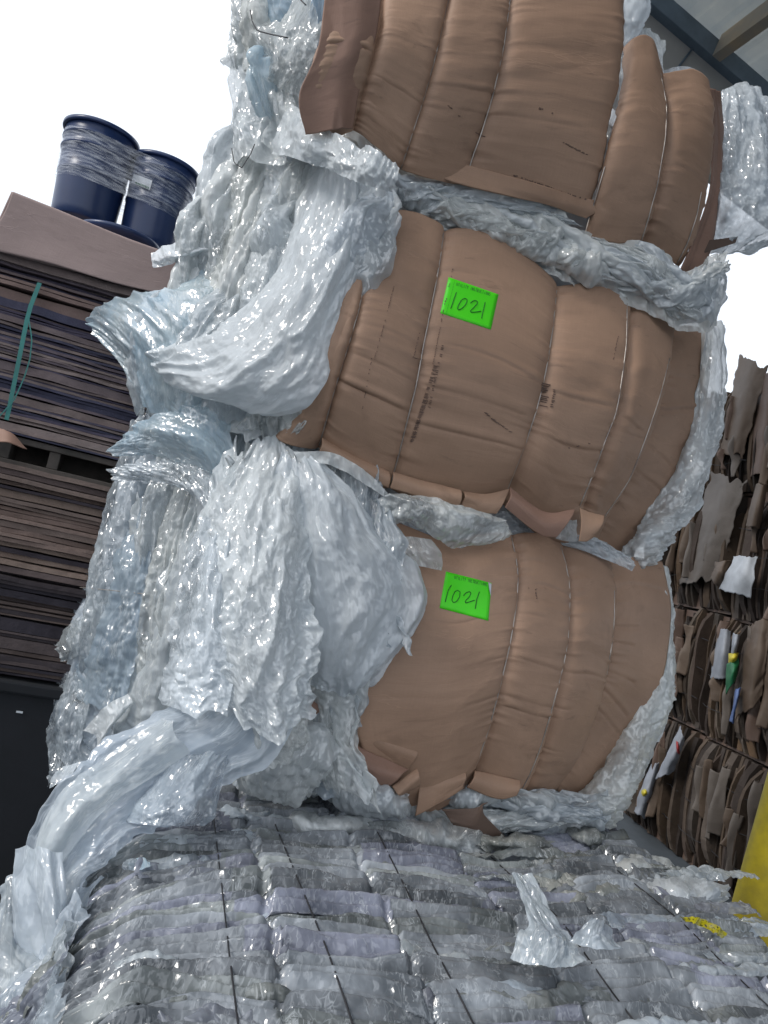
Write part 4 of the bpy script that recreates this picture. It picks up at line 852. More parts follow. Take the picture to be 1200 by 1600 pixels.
# back row of pale bags where the tower stands on the bale
for (x0, y0, x1, y1, m, hh) in ((335, 1262, 430, 1290, 'film2', .05), (428, 1262, 600, 1330, 'film', .05), (590, 1272, 770, 1345, 'thin', .05), (740, 1300, 860, 1340, 'warm', .05), (760, 1250, 900, 1315, 'film2', .06), (880, 1290, 960, 1330, 'warm', .05), (930, 1330, 1050, 1390, 'film', .03), (1000, 1370, 1130, 1430, 'film', .03)):
    g = [[(x0 + (x1 - x0) * j / 4, y0 + (y1 - y0) * (.25 * j / 4) + (y1 - y0) * .6 * i / 2, hh * (.4 + .9 * (i == 1) * (1 - abs(j / 2 - 1) ** 2)) if i < 2 else .02) for j in range(5)] for i in range(3)]
    zs(m, g, fd(.012, 9, .024, .09, .003, .5, puff=.01), .18)
# torn twist standing up in the middle and a few bright scraps
ysheet(B1, 'thin2', [[(800, 1365, 1.60), (812, 1362, 1.60), (826, 1368, 1.60)], [(815, 1400, 1.57), (830, 1400, 1.55), (846, 1402, 1.57)], [(826, 1440, 1.53), (850, 1440, 1.50), (872, 1444, 1.53)], [(812, 1462, 1.50), (860, 1470, 1.46), (896, 1474, 1.49)], [(800, 1500, 1.46), (850, 1512, 1.42), (915, 1508, 1.44)]], fd(.008, 14, .010, .05, .003, .2), .04, 'twist of clear film standing up from the layers', 'film_layer')
ysheet(B1, 'thin2', [[(925, 1434, 1.5), (942, 1436, 1.5), (958, 1452, 1.5)], [(905, 1452, 1.48), (935, 1458, 1.46), (960, 1468, 1.48)], [(890, 1470, 1.46), (935, 1482, 1.44), (975, 1482, 1.46)]], fd(.006, 14, .008, .05, .003), .04, None, 'film_layer')
ysheet(B1, 'drape', [[(0, 1390, 1.66), (20, 1366, 1.66), (33, 1370, 1.66)], [(-5, 1440, 1.62), (18, 1440, 1.6), (45, 1450, 1.62)], [(-10, 1500, 1.5), (30, 1500, 1.48), (60, 1505, 1.5)], [(-10, 1560, 1.45), (30, 1565, 1.42), (62, 1575, 1.45)]], fd(.012, 10, .01, .06, .003), .05, None, 'film_layer')
ysheet(B1, 'thin2', [[(195, 1515, 1.36), (178, 1540, 1.36)], [(215, 1530, 1.34), (182, 1575, 1.34)], [(235, 1560, 1.30), (190, 1625, 1.30)]], fd(.006, 10, .008, .04, .003), .04, None, 'film_layer')
ysheet(B1, 'blue', [[(200, 1345, 1.66), (222, 1338, 1.64), (235, 1345, 1.63)], [(205, 1360, 1.63), (220, 1358, 1.61), (234, 1352, 1.61)]], fd(.004, 10, .004, .04, .002), .04, None, 'film_layer')
# caution tape scrap lying on the right edge
def tape_mat():
    k = NT('caution_tape'); tc = k.n('ShaderNodeTexCoord').outputs['UV']; b = k.n('ShaderNodeBsdfPrincipled'); b.inputs['Roughness'].default_value = .35
    f = k.ramp(k.noise(k.scaled(tc, (70, 90, 1)), 1, 3, .6), .56, .60)
    k.l(k.mixc(f, (.40, .36, .01), (.02, .02, .015)), b.inputs['Base Color']); k.l(b.outputs[0], k.out.inputs[0]); return k.m
M['tape'] = tape_mat()
tp_ = surface('tape_scrap', Base([[atZ(p[0], p[1], zt1 + .05 + p[2]) for p in r] for r in [[(1064, 1433, .01), (1085, 1432, .03), (1104, 1438, .02), (1124, 1448, .03), (1132, 1456, .01)], [(1066, 1440, .0), (1083, 1442, .02), (1100, 1450, .01), (1118, 1460, .02), (1126, 1464, .0)]]]), M['tape'], None, step=1.5, disp=fd(.006, 30, .006, .03, .002), edge=.1)
setp(tp_, 'crumpled yellow and black tape scrap on the film near the yellow post', 'tape')
# ------------------------------------------------------------------ left: stack of flattened cardboard, pallet, buckets
ST = Plane(-Vax, -(V0 + .62))
sx0 = float(ST.at(-190, 700) @ Uax)
def uz(px, py): p = ST.at(px, py); return float(p @ Uax), float(p[2])
ur = uz(262, 560)[0]
def FP(u, z, d=0): return Uax * u + Vax * (V0 + .62 - d) + Zax * z
def layers(name, parent, z0, z1, n, mat, seed, thick=(.004, .012), jit=.03, u0=None, u1=None, sag=.0, tones=None):
    r = random.Random(seed); V, Fc, tone = [], [], []
    z = z0
    raw = [r.uniform(*thick) * (3 if r.random() < .12 else 1) for _ in range(n)]; gp = [t * .16 * r.uniform(.0, 1.8) for t in raw]; sc_ = (z1 - z0) / (sum(raw) + sum(gp[:-1]))
    for k in range(n):
        th = raw[k] * sc_; gap = gp[k] * sc_; f = r.uniform(-jit, jit * .6)
        a0, a1 = (sx0 if u0 is None else u0), (ur if u1 is None else u1) + r.uniform(-.02, .02)
        m = 26; ph = r.uniform(0, 6); cc = r.choice(tones or [(.20, .16, .165), (.16, .13, .15), (.24, .19, .18), (.10, .09, .13), (.08, .08, .125), (.26, .21, .20), (.09, .08, .12)])  # bluish default tones have the haze lift painted in
        kk = len(V)
        for i in range(m):
            q = i / (m - 1); u = a0 + (a1 - a0) * q; wob = .003 * math.sin(q * 7 + ph) + .01 * (float(vn(q * 9, k * 1.3, seed)) - .5); dz = sag * math.sin(q * 3.1 + seed) + wob * .35
            for (dd, zz) in ((f + wob, z), (f + wob, z + th), (-.75, z + th), (-.75, z)):
                V.append(FP(u, zz + dz, dd))
        for i in range(m - 1):
            for j in range(4):
                a = kk + i * 4 + j; b = kk + i * 4 + (j + 1) % 4; Fc.append((a, b, b + 4, a + 4)); tone.append(cc)
        Fc.append((kk + 3, kk + 2, kk + 1, kk)); tone.append(cc); e = kk + (m - 1) * 4; Fc.append((e, e + 1, e + 2, e + 3)); tone.append(cc)
        z += th + gap
    o = poly(name, V, Fc, M['occ'], parent)
    at = o.data.attributes.new('tone', 'FLOAT_COLOR', 'FACE')
    at.data.foreach_set('color', np.array([t + (1,) for t in tone], np.float32).ravel())
    return o
zS = [uz(130, y)[1] for y in (1062, 905, 735, 690, 480, 452, 400)]
grp = 'bundles of flattened cardboard stacked on the left'
def bundle(label, z0, z1, n, seed, **k):
    t = empty('cardboard_bundle', FP((sx0 + ur) / 2, z0), label, 'cardboard', grp); layers('sheets', t, z0, z1, n, None, seed, **k); return t
bundle('lowest bundle of flattened cardboard in the left stack, shade put into its tones', uz(60, 1062)[1], uz(60, 905)[1], 22, 1, jit=.03, tones=[(.10, .08, .08), (.06, .05, .055), (.13, .10, .09), (.045, .04, .05)])  # dark tones paint the fade into shadow at the stack foot
bundle('bundle of thick brown cardboard sheets below the wooden pallet gap', uz(60, 905)[1] + .004, uz(60, 735)[1], 20, 2, jit=.03, thick=(.005, .022), tones=[(.25, .185, .16), (.21, .16, .14), (.15, .115, .11), (.06, .05, .06), (.28, .21, .175)])
pz0, pz1 = uz(60, 735)[1] - .004, uz(60, 690)[1]
pal = empty('pallet', FP((sx0 + ur) / 2, pz0), 'dark pallet between the cardboard bundles of the left stack', 'pallet')
for nm, za, zb in (('deck_board', pz0 - .022, pz0 + .018), ('deck_board', pz1 - .02, pz1)):
    V, Fc = [], []; obox(V, Fc, FP(sx0, za, -.02), Uax * (ur - sx0 - .02), Vax * .7, Zax * (zb - za)); bevel(poly(nm, V, Fc, M['wood'], pal), .003)
V, Fc = [], []; obox(V, Fc, FP(sx0, pz0 + .018, -.2), Uax * (ur - sx0 - .02), Vax * .05, Zax * (pz1 - pz0 - .038)); poly('pallet_block', V, Fc, M['wood'], pal)
for f in (.05, .42, .62, .9):
    V, Fc = [], []; obox(V, Fc, FP(sx0 + (ur - sx0) * f, pz0 + .018, -.03), Uax * .035, Vax * .65, Zax * (pz1 - pz0 - .038)); bevel(poly('pallet_block', V, Fc, M['wood'], pal), .003)
bS = bundle('tall bundle of flat cardboard held by the green strap in the left stack', pz1 + .004, uz(60, 480)[1], 38, 3, jit=.012, thick=(.004, .009))
zc = uz(60, 480)[1] + .004
bundle('two brown cardboard sheets bent over below the top carton', zc, uz(60, 445)[1], 3, 4, jit=.02, thick=(.01, .02), sag=.006, tones=[(.26, .185, .165), (.22, .155, .14)])
bundle('thin dark cardboard sheets directly under the top carton', uz(60, 445)[1] + .003, uz(60, 404)[1], 7, 5, jit=.04, sag=.008)
# strap
stp = [ST.at(*p, .045) for p in ((62, 442), (48, 478), (42, 500), (30, 560), (14, 640), (10, 656))]
def band(name, pts, w, mat, parent):
    V, Fc = [], []
    for i, p in enumerate(pts): V += [p - Uax * w / 2, p + Uax * w / 2]
    for i in range(len(pts) - 1): Fc.append((2 * i, 2 * i + 1, 2 * i + 3, 2 * i + 2))
    o = poly(name, V, Fc, mat, parent); md = o.modifiers.new('t', 'SOLIDIFY'); md.thickness = .001; return o
band('green_strap', stp, .013, M['strap'], bS)
band('strap_tail', [ST.at(*p, .06) for p in resample([(44, 492), (50, 530), (47, 560), (38, 590), (22, 625), (-5, 655)], 14)], .004, M['strap'], bS)
surface('torn_cardboard', rows(ST, [[(-20, 668, .05), (10, 672, .07), (30, 690, .06)], [(-20, 690, .06), (12, 692, .09), (40, 702, .06)]]), M['card_r'], bS, step=1.5, disp=crease_disp(pil=0, ncol=2, lump=.02), thick=.004, edge=.2)
# top carton tray: open box
ct = empty('open_carton', FP((sx0 + ur) / 2, uz(100, 410)[1]), 'shallow open cardboard carton on top of the left stack under the buckets', 'carton')
TLp, TRp, BRp, BLp = (20, 300), (300, 408), (300, 470), (-22, 388)
g = [[TLp, (110, 336), (205, 375), TRp], [(8, 330), (100, 370), (205, 408), (300, 432)], [BLp, (80, 412), (180, 442), BRp]]
surface('carton_side', rows(ST, [[(p[0], p[1], .05) for p in r] for r in g]), M['card_l'], ct, step=2.4, thick=.006, disp=lambda u, v, s, t, sd: .004 * (vn(s * 6, t * 8, sd) - .5) - .006 * (np.abs(v - .0) < .02), edge=.004)
pL, pTl = ST.at(*BLp, .05), ST.at(*TLp, .05)
surface('carton_side', Base([[pTl, pTl + Vax * .7], [pL, pL + Vax * .7]]), M['card_l'], ct, step=4, thick=.006, disp=lambda u, v, s, t, sd: .004 * (vn(s * 6, t * 8, sd) - .5))
pT2, pB2 = ST.at(*TRp, .05), ST.at(*BRp, .05)
surface('carton_bottom', Base([[pL + Zax * .01, pB2 + Zax * .01], [pL + Vax * .7 + Zax * .01, pB2 + Vax * .7 + Zax * .01]]), M['card_l'], ct, step=6, thick=.006, disp=lambda u, v, s, t, sd: 0 * u)
surface('carton_divider', Base([[pTl + Vax * .04 - Zax * .035 + Uax * .02, pT2 + Vax * .04 - Zax * .035], [pTl + Vax * .7 - Zax * .035 + Uax * .02, pT2 + Vax * .7 - Zax * .035]]), M['card_l'], ct, step=6, thick=.006, disp=lambda u, v, s, t, sd: 0 * u)

def lathe(name, c, ax, prof, mat, parent, n=56):
    ax = ax / np.linalg.norm(ax); a = np.cross(ax, [0, 1, 0.1]); a /= np.linalg.norm(a); b = np.cross(ax, a); V, Fc = [], []
    for (r, z) in prof:
        for k in range(n):
            t = 2 * math.pi * k / n; V.append(c + ax * z + (a * math.cos(t) + b * math.sin(t)) * r)
    for i in range(len(prof) - 1):
        for k in range(n): Fc.append((i * n + k, i * n + (k + 1) % n, (i + 1) * n + (k + 1) % n, (i + 1) * n + k))
    return poly(name, V, Fc, mat, parent, True)
def bucket(bot, top, half_px_top, Yc, label):
    b, t = atY(*bot, Yc), atY(*top, Yc); ax = t - b; H = np.linalg.norm(ax)
    r = half_px_top * Yc / FOC; rb = r * .86
    e = empty('bucket', b, label, 'bucket', 'dark buckets wrapped together on the carton')
    rr = lambda z: rb + (r * .97 - rb) * z / H
    prof = [(.001, 0), (rb - .004, 0), (rb, .004)] + [(rr(H * f), H * f) for f in (.1, .2, .3, .4, .47)] + [(rr(H * .48) + .003, H * .48), (rr(H * .5) + .003, H * .5), (rr(H * .51), H * .51), (rr(H * .62), H * .62), (rr(H * .72), H * .72),
            (rr(H * .73) + .006, H * .73), (rr(H * .745) + .007, H * .745), (rr(H * .76), H * .76), (rr(H * .84), H * .84), (rr(H * .85) + .006, H * .85), (rr(H * .865) + .006, H * .865), (rr(H * .88), H * .88), (rr(H * .97), H * .97)]
    body = lathe('bucket_body', b, ax, prof, M['black_pl'], e)
    lid = lathe('lid', b, ax, [(r * .98, H * .955), (r + .006, H * .955), (r + .008, H * .97), (r + .007, H * .995), (r + .002, H), (r - .008, H * 1.0), (r - .014, H * .985), (.001, H * .985)], M['black_pl'], e)
    return e, b, ax, H, rr
YB = float(FP(0, 0, -.20) @ [0, 1, 0]) + 0
Yb1 = 2.98; Yb2 = 3.06
e1, b1, ax1, H1, rr1 = bucket((128, 352), (160, 212), 56, Yb1, 'left of the two blue-black buckets in stretch film on the carton')
e2, b2, ax2, H2, rr2 = bucket((228, 392), (260, 262), 51, Yb2, 'right of the two blue-black buckets, with a white barcode label')
def wrapmat():
    k = NT('stretch_wrap'); tc = k.n('ShaderNodeTexCoord').outputs['UV']
    st = k.ramp(k.noise(k.scaled(tc, (14, 130, 1)), 1, 5, .6, dist=.5), .42, .78)
    d = k.n('ShaderNodeBsdfDiffuse'); d.inputs[0].default_value = (.62, .68, .8, 1); g_ = k.n('ShaderNodeBsdfGlossy'); g_.inputs['Roughness'].default_value = .2
    t = k.n('ShaderNodeBsdfTransparent'); m1 = k.n('ShaderNodeMixShader'); m1.inputs[0].default_value = .4; k.l(d.outputs[0], m1.inputs[1]); k.l(g_.outputs[0], m1.inputs[2])
    m2 = k.n('ShaderNodeMixShader'); k.l(k.math('ADD', k.math('MULTIPLY', st, .55), .05), m2.inputs[0]); k.l(t.outputs[0], m2.inputs[1]); k.l(m1.outputs[0], m2.inputs[2]); k.l(m2.outputs[0], k.out.inputs[0]); return k.m
M['wrap'] = wrapmat()
# one wrap around both buckets
def wrap():
    n, m = 160, 26; P = np.zeros((m, n, 3)); uv = np.zeros((m, n, 2))
    for i in range(m):
        f = .36 + .50 * i / (m - 1); 
        A, B = b1 + ax1 * f, b2 + ax2 * (f + .03); ra, rb = rr1(H1 * f) + .006, rr2(H2 * f) + .006
        dv = (B - A); L = np.linalg.norm(dv); dx = dv / L; axn = ax1 / np.linalg.norm(ax1); dy = np.cross(axn, dx); dy /= np.linalg.norm(dy)
        pts = [A + ra * (dx * math.cos(t) + dy * math.sin(t)) for t in np.linspace(math.pi / 2, 3 * math.pi / 2, 50)] + [B + rb * (dx * math.cos(t) + dy * math.sin(t)) for t in np.linspace(-math.pi / 2, math.pi / 2, 50)]
        pts = np.array(pts + [pts[0]]); d = np.r_[0, np.cumsum(np.linalg.norm(np.diff(pts, axis=0), axis=1))]
        q = np.linspace(0, d[-1], n); P[i] = np.stack([np.interp(q, d, pts[:, c]) for c in range(3)], 1); uv[i, :, 0] = q; uv[i, :, 1] = f * .36 + .05 * q
    return link_mesh('stretch_wrap', grid_mesh('stretch_wrap', P, uv), M['wrap'], e1)
wrap()
# barcode label on the right bucket
bb = [bvh_of(o) for o in col.objects if o.parent == e2 and o.name.startswith('bucket_body')]
G = [[cast(bb, x0 + (x1 - x0) * j / 5, (y0 + (y1 - y0) * j / 5), .012) for j in range(6)] for (x0, y0, x1, y1) in ((209, 271, 238, 282), (205, 285, 234, 297))]
lb = link_mesh('barcode_label', grid_mesh('barcode_label', np.array(G)), M['white'], e2)
bsL = Base(G); V, Fc = [], []; x = .2
while x < .92:
    w = random.Random(int(x * 999)).uniform(.012, .04); ps = [bsL.ev(np.array([a]), np.array([c]))[0] for a, c in ((x, .72), (x + w, .72), (x + w, .95), (x, .95))]
    k = len(V); V += [p + (CAM - p) / np.linalg.norm(CAM - p) * .002 for p in ps]; Fc.append((k, k + 1, k + 2, k + 3)); x += w + .025
poly('barcode', V, Fc, M['ink'], lb)
# bail wire bump on the left rim
tube('handle_ear', [atY(*p, Yb1 - .02) for p in resample([(105, 190), (109, 187), (114, 190), (112, 196), (118, 200)], 12)], .003, M['rust'], e1)
# loose lid leaning on the carton edge
lc = atY(186, 376, 2.80); ll = lathe('spare_lid', lc, ax1, [(.001, -.01), (.14, -.012), (.146, -.006), (.150, .0), (.149, .008), (.144, .012), (.138, .008), (.001, .004)], M['black_pl'], None)
setp(ll, 'round dark lid lying flat on the carton in front of both buckets', 'lid')

# guessed plain bin standing in for the shadow under the stack
zb = uz(60, 1066)[1]
bn = empty('guessed_bin', FP((sx0 + ur) / 2, 0), 'guessed plain bin, coloured as shadow, carrying the left cardboard stack', 'bin')
V, Fc = [], []; obox(V, Fc, FP(sx0 - .3, 0, .0), Uax * (ur - sx0 + .3), Vax * .8, Zax * (zb - .03)); bevel(poly('bin_body', V, Fc, M['dark'], bn), .01)
V, Fc = [], []; obox(V, Fc, FP(sx0 - .3, zb - .045, .02), Uax * (ur - sx0 + .32), Vax * .84, Zax * .04); bevel(poly('bin_rim', V, Fc, M['dark'], bn), .008)
V, Fc = [], []; obox(V, Fc, ST.at(25, 1113, .0), Uax * .02, Vax * -.004, Zax * .006); poly('bin_tag', V, Fc, M['white'], bn)

# ------------------------------------------------------------------ right: bales of old cardboard
Ad = np.array([-math.sin(R(8)), math.cos(R(8)), 0]); Nd = np.array([-math.cos(R(8)), -math.sin(R(8)), 0])
G0 = atZ(1050, 1338, 0)
a0 = float(G0 @ Ad); n0 = float(G0 @ Nd)
PO = Plane(Nd, n0)
def OP(a, z, d=0): return Ad * a + Nd * (n0 + d) + Zax * z
def oz(px, py): p = PO.at(px, py); return float(p @ Ad), float(p[2])
M['card_g'] = card_mat('cardboard_grey', (.13, .11, .095)); M['card_o'] = card_mat('cardboard_old', (.125, .09, .066))
TONES = [(.26, .185, .13), (.20, .15, .115), (.30, .22, .16), (.17, .125, .10), (.25, .20, .165), (.30, .195, .12), (.13, .10, .085), (.21, .175, .15), (.36, .29, .23), (.10, .08, .07)]
def occ(label, aA, aB, z0, z1, seed, n=26, bright=1.0, lean=.05):
    n = int(n * 1.6); bright *= .58
    r = random.Random(seed); t = empty('cardboard_bale', OP((aA + aB) / 2, z0, -.4), label, 'bale', 'old cardboard bales along the right aisle')
    V, Fc = [], []; obox(V, Fc, OP(aA - .02, z0 - .02, -.08), Ad * (aB - aA + .04), -Nd * .9, Zax * (z1 - z0 + .01)); poly('bale_core', V, Fc, M['card_d'], t)
    V, Fc, tone = [], [], []; L = aB - aA
    ph = r.uniform(0, 6); amp = r.uniform(.0, .012)
    for k in range(n):
        a = aA + L * (k + .5) / n + r.uniform(-.01, .01); wide = r.random() < .25
        th = L / n * (r.uniform(1.2, 2.6) if wide else r.uniform(.45, 1.15)); kf = bright * r.uniform(.7, 1.2); c = tuple(x * kf for x in r.choice(TONES if r.random() > .2 else TONES[6:7] + TONES[9:])); out = r.uniform(-.07, .06) + (.02 if wide else 0)
        zA, zB = z0 + r.uniform(-.01, .14) * (r.random() < .6), z1 - r.uniform(-.02, .14) * (r.random() < .6); m = 12; kk = len(V); p1 = r.uniform(-.008, .008); ln = lean * r.uniform(.2, 1.4)
        for i in range(m):
            f = i / (m - 1); z = zA + (zB - zA) * f; e = 1 - (abs(2 * f - 1)) ** 4
            da = amp * math.sin(f * 4 + ph) + p1 * math.sin(f * 7 + k) + ln * (f - .5) + .015 * (float(vn(f * 5, k * 1.7, seed)) - .5)
            dn = out * e - .05 * (1 - e) + .02 * (float(vn(f * 4, k * 2.3, seed + 5)) - .5)
            tw = .25 * (float(vn(f * 3, k * 3.1, seed + 8)) - .5)
            for (q, dd) in ((-.5, -.14), (-.5, dn + tw * th), (.5, dn - tw * th), (.5, -.14)): V.append(OP(a + da + th * q, z, dd))
        for i in range(m - 1):
            for j in range(3): A_ = kk + i * 4 + j; Fc.append((A_, A_ + 1, A_ + 5, A_ + 4)); tone.append(tuple(x * (.8 + .35 * float(vn(i * .9, k * 5.3, seed))) for x in c) if j == 1 else tuple(x * .85 for x in c))
        for e_ in (kk, kk + (m - 1) * 4): Fc.append((e_, e_ + 1, e_ + 2, e_ + 3)); tone.append(c)
    o = poly('cardboard_sheets', V, Fc, M['occ'], t)
    at = o.data.attributes.new('tone', 'FLOAT_COLOR', 'FACE'); at.data.foreach_set('color', np.array([q + (1,) for q in tone], np.float32).ravel())
    # a few crumpled loose ends
    for k in range(11):
        a = r.uniform(aA + .05, aB - .08); h = r.uniform(.15, .55); z = r.uniform(z0 + .02, z1 - h); w = r.uniform(.025, .09)
        Gd = [[OP(a + w * j / 2 + .04 * i / 3, z + h * i / 3, .03 + .05 * (j == 1) + r.uniform(-.02, .03)) for j in range(3)] for i in range(4)]
        surface('loose_flap', Base(Gd), M[r.choice(['card_o', 'card_o', 'card_g', 'card_d'])], t, step=2.5, disp=lambda u, v, s, tt, sd: .022 * (facet(s * 9, tt * 7, sd) - .5), thick=.005, edge=.05)
    for q in (.25, .5, .75):
        zz = z0 + (z1 - z0) * q
        tube('binding_wire', [OP(aA + L * i / 20, zz + .01 * math.sin(i), .03 + .012 * math.sin(i * 2.1)) for i in range(21)], .0022, M['rust'], t)
    return t
print('OCC', 'z at px', [round(oz(*p)[1], 2) for p in ((1045, 1335), (1095, 1150), (1120, 950), (1165, 745), (1190, 600), (1130, 545))], 'a', [round(oz(*p)[0] - a0, 2) for p in ((1045, 1335), (1140, 1400), (1200, 1450), (985, 1290), (1130, 545))], G0)
print('tower z', zt1, zt2, zt3, 'stack z', [round(z, 2) for z in zS])
H4 = [0, .88, 1.74, 2.62, 3.5]
nm = [('lowest', 'beside the yellow post'), ('second lowest', ''), ('second highest', ''), ('topmost', '')]
aN = a0
labsN = ['lowest bale of upright brown cardboard sheets in the column nearest the yellow post', 'second-lowest cardboard bale in the nearer right column, with a green carton scrap', 'second-highest cardboard bale in the nearer right column, with a white card hanging out', 'topmost cardboard bale in the nearer right column, dark striped sheet edges']
labsF = ['lowest cardboard bale in the farther right column, with a white printed carton', 'second-lowest cardboard bale in the farther right column, beside the tower rim', 'second-highest cardboard bale in the farther right column, smooth wide grey-brown sheet', 'topmost cardboard bale in the farther right column, wide curved brown sheet']
near, far = [], []
for k in range(4):
    near.append(occ(labsN[k], aN - 1.35, aN - .02, H4[k] + .01, H4[k + 1] - .02, 30 + k, 30, (1.0, 1.0, 1.25, .8)[k], .07))
    far.append(occ(labsF[k], aN + .04, aN + 1.35, H4[k] + .01 + .02 * k, H4[k + 1] + .02 * k, 50 + k, 26, (.7, .75, .7, .7)[k], .07))
M['green'] = plain('green_carton', (.01, .14, .05), .5); M['yel2'] = plain('yellow_carton', (.6, .5, .03), .5); M['blu2'] = plain('printed_blue', (.10, .16, .35), .5); M['redp'] = plain('printed_red', (.4, .03, .03), .5); M['wdim'] = plain('white_carton', (.30, .32, .36), .6)
M['wcard'] = plain('white_card', (.5, .53, .57), .6, bump=.2)
def patch(name, parent, q, mat, d=.10, amp=.03, label=None, n=3):
    q = np.array(q, float); Gd = []
    for i in range(n):
        v = i / (n - 1); Gd.append([PO.at(*((q[0] * (1 - u) + q[1] * u) * (1 - v) + (q[3] * (1 - u) + q[2] * u) * v), d - .05 + .05 * (u == .5) + .03 * (i == 1)) for u in (0, .5, 1)])
    o = surface(name, Base(Gd), M[mat], parent, step=2, disp=lambda u, v, s, t, sd: amp * .8 * (facet(s * 5, t * 5, sd) - .5) + amp * .4 * (facet(s * 13, t * 9, sd) - .5), thick=.004, edge=.09)
    if label: o['label'] = label
    return o
patch('white_card', near[2], [(1150, 868), (1182, 872), (1172, 932), (1124, 922)], 'wcard', .16, .01)
patch('torn_scrap', near[2], [(1118, 878), (1142, 876), (1126, 918), (1108, 902)], 'card_o', .14, .05)
patch('pale_carton', near[2], [(1182, 756), (1200, 756), (1186, 826), (1166, 822)], 'card_o', .14, .01)
patch('pale_carton', near[1], [(1122, 984), (1143, 986), (1138, 1060), (1110, 1058)], 'wdim', .10, .02)
patch('pale_carton', near[1], [(1168, 980), (1205, 968), (1190, 1090), (1150, 1120)], 'card_o', .12, .03)
patch('green_carton_scrap', near[1], [(1134, 1040), (1155, 1024), (1152, 1056), (1136, 1084)], 'green', .16, .02)
patch('yellow_scrap', near[1], [(1140, 1022), (1154, 1020), (1151, 1034), (1139, 1036)], 'yel2', .17, .01)
patch('white_scrap', near[1], [(1146, 990), (1156, 992), (1150, 1024), (1142, 1022)], 'wdim', .165, .01)
patch('printed_scrap', near[1], [(1150, 1078), (1158, 1076), (1148, 1130), (1140, 1126)], 'blu2', .16, .02)
pc = patch('white_printed_carton', far[0], [(1063, 1136), (1070, 1160), (1052, 1206), (1024, 1216)], 'wdim', .14, .015)
patch('printed_stripe', far[0], [(1056, 1158), (1061, 1160), (1062, 1178), (1057, 1176)], 'redp', .175, .004)
patch('pale_carton', far[0], [(1020, 1190), (1030, 1194), (1008, 1276), (988, 1272)], 'wdim', .10, .02)
patch('yellow_scrap', far[0], [(1004, 1232), (1014, 1236), (1010, 1246), (1001, 1242)], 'yel2', .135, .004)
patch('wide_sheet', far[2], [(1112, 738), (1166, 752), (1118, 908), (1062, 912)], 'card_g', .07, .015)
patch('wide_sheet', far[3], [(1156, 560), (1200, 572), (1160, 716), (1126, 704)], 'card_o', .08, .015, 'wide curved reddish brown sheet')
patch('dark_sheet', near[3], [(1188, 590), (1215, 575), (1205, 742), (1170, 738)], 'card_d', .05, .02)

# ------------------------------------------------------------------ yellow post
cb = atY(1181, 1440, 3.0); ps = empty('bollard', (cb[0], cb[1], 0), 'yellow painted steel post at the right edge', 'post')
rad = .098
tl = Zax + np.array([.075, 0, 0])
lathe('post_body', np.array([cb[0] - .04, cb[1], 0.0]), tl, [(rad, 0), (rad, .5), (rad, 1.0), (rad, 1.45), (rad * .95, 1.5), (rad * .6, 1.54), (.001, 1.56)], M['yellow'], ps)
lathe('base_ring', np.array([cb[0] - .04, cb[1], 0.0]), Zax, [(rad + .03, 0), (rad + .03, .02), (rad + .003, .03)], M['yellow'], ps)

# ------------------------------------------------------------------ floor, shed roof
gd = poly('ground', [(-400, -400, 0), (400, -400, 0), (400, 900, 0), (-400, 900, 0)], [(0, 1, 2, 3)], M['floor']); setp(gd, kind='structure')
ca, sa = math.cos(R(12)), math.sin(R(12))
Rr = Uax * ca - Zax * sa                    # down the roof slope, to the right
Nr = np.cross(Rr, Vax); Nr = Nr / np.linalg.norm(Nr); Nr = Nr if Nr[2] > 0 else -Nr
R0 = atY(1104, 44, 4.9)                     # on the dark rafter
rf = empty('shed_roof', R0, 'corrugated metal shed roof on dark steel rafters overhead at the top right', 'roof')
def rp(a, b, c): return R0 + Rr * a + Vax * b + Nr * c
V, Fc = [], []; obox(V, Fc, rp(-3.2, -.0, -.13), Rr * 12, Vax * .08, Nr * .13); bevel(poly('rafter', V, Fc, M['beam'], rf), .004)
V, Fc = [], []; obox(V, Fc, rp(-3.2, -.62, -.02), Rr * 12, Vax * .06, Nr * .07); bevel(poly('rafter', V, Fc, M['beam'], rf), .004)
for b_ in (-3.5, -7): 
    V, Fc = [], []; obox(V, Fc, rp(-3.2, b_, -.2), Rr * 12, Vax * .13, Nr * .22); poly('rafter', V, Fc, M['beam'], rf)
for a_ in (-1.5, .12, 1.74, 3.4, 5):
    V, Fc = [], []; obox(V, Fc, rp(a_, -9, -.12), Rr * .012, Vax * 9, Nr * .16); obox(V, Fc, rp(a_, -9, -.132), Rr * .07, Vax * 9, Nr * .012); poly('purlin', V, Fc, M['purlin'], rf)
# corrugated sheeting
na = 700; aa = np.linspace(-3.2, 8, na); bb_ = np.linspace(-9, .25, 12); A, Bm = np.meshgrid(aa, bb_)
prof = .018 * (np.clip(np.abs(((A / .25) % 1) * 2 - 1) * 4 - 1.2, 0, 1))
P = R0 + A[..., None] * Rr + Bm[..., None] * Vax + (.06 + prof)[..., None] * Nr
P2 = P * 1.0; bb2 = np.clip(bb_, -.62, .25)[:, None]; P2 = R0 + A[..., None] * Rr + (bb2 + 0 * A)[..., None] * Vax + (.056 + prof)[..., None] * Nr; Pm = R0 + A[..., None] * Rr + (np.clip(Bm, -9, -.60))[..., None] * Vax + (.06 + prof)[..., None] * Nr
link_mesh('fibreglass_strip', grid_mesh('fibreglass_strip', P2[[0, -1]], smooth=False), M['fibre'], rf); P = Pm[[0, -1]]
link_mesh('roof_sheeting', grid_mesh('roof_sheeting', P, smooth=False), M['roofing'], rf)
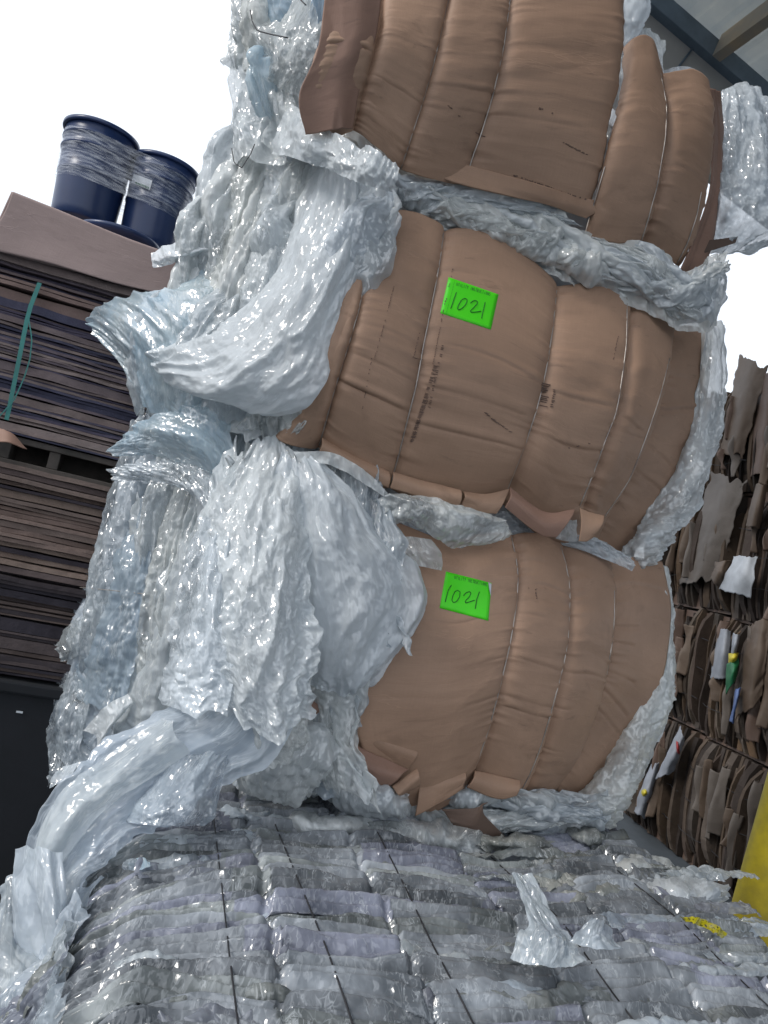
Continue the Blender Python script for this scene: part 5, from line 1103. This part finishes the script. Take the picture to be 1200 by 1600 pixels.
# gable strip below the rafter
V, Fc = [], []; hh_ = .62
q0, q1 = rp(-3.2, .10, -.1), rp(9, .10, -.1)
wd = -Nr
V += [q0, q1, q1 + wd * hh_, q0 + wd * hh_]; Fc.append((0, 1, 2, 3)); gb = poly('gable_cladding', V, Fc, M['clad'], rf); md = gb.modifiers.new('t', 'SOLIDIFY'); md.thickness = .03
V, Fc = [], []; obox(V, Fc, q0 + wd * hh_ - Vax * .04, Rr * 12.2, Vax * .08, wd * .07); bevel(poly('gable_trim', V, Fc, M['trim'], rf), .004)
tube('brace_rod', [rp(.0, .06, -.1), rp(-.12, .07, -.66)], .008, M['beam'], rf)

# ------------------------------------------------------------------ light
w = bpy.data.worlds.new('World'); sc.world = w; w.use_nodes = True; nt = w.node_tree; nt.nodes.clear()
SUN_EL, SUN_AZ = 40, -120                    # azimuth from +Y, clockwise positive: sun stands back left
sk = nt.nodes.new('ShaderNodeTexSky'); sk.sky_type = 'NISHITA'; sk.sun_disc = False; sk.sun_elevation = R(SUN_EL); sk.sun_rotation = R(SUN_AZ)
sk.air_density = 1.0; sk.dust_density = 4.0; sk.ozone_density = 1.0
bg = nt.nodes.new('ShaderNodeBackground'); bg.inputs[1].default_value = .15
mx = nt.nodes.new('ShaderNodeMix'); mx.data_type = 'RGBA'; mx.inputs[0].default_value = .88; nt.links.new(sk.outputs[0], mx.inputs[6]); mx.inputs[7].default_value = (8.0, 8.5, 9.2, 1)   # thin bright overcast
wo = nt.nodes.new('ShaderNodeOutputWorld'); nt.links.new(mx.outputs[2], bg.inputs[0]); nt.links.new(bg.outputs[0], wo.inputs[0])
sd = bpy.data.lights.new('sun', 'SUN'); sd.energy = 1.5; sd.angle = R(16); sd.color = (1, .96, .9)
so = bpy.data.objects.new('sun', sd); col.objects.link(so)
dv = Vector((math.sin(R(SUN_AZ)) * math.cos(R(SUN_EL)), math.cos(R(SUN_AZ)) * math.cos(R(SUN_EL)), math.sin(R(SUN_EL))))
so.rotation_euler = dv.to_track_quat('Z', 'Y').to_euler()
sc.view_settings.view_transform = 'Standard'; sc.view_settings.look = 'None'; sc.view_settings.exposure = 0; sc.view_settings.gamma = 1
sc.cycles.use_denoising = True; sc.cycles.max_bounces = 6; sc.cycles.transparent_max_bounces = 8; sc.cycles.caustics_reflective = False; sc.cycles.caustics_refractive = False
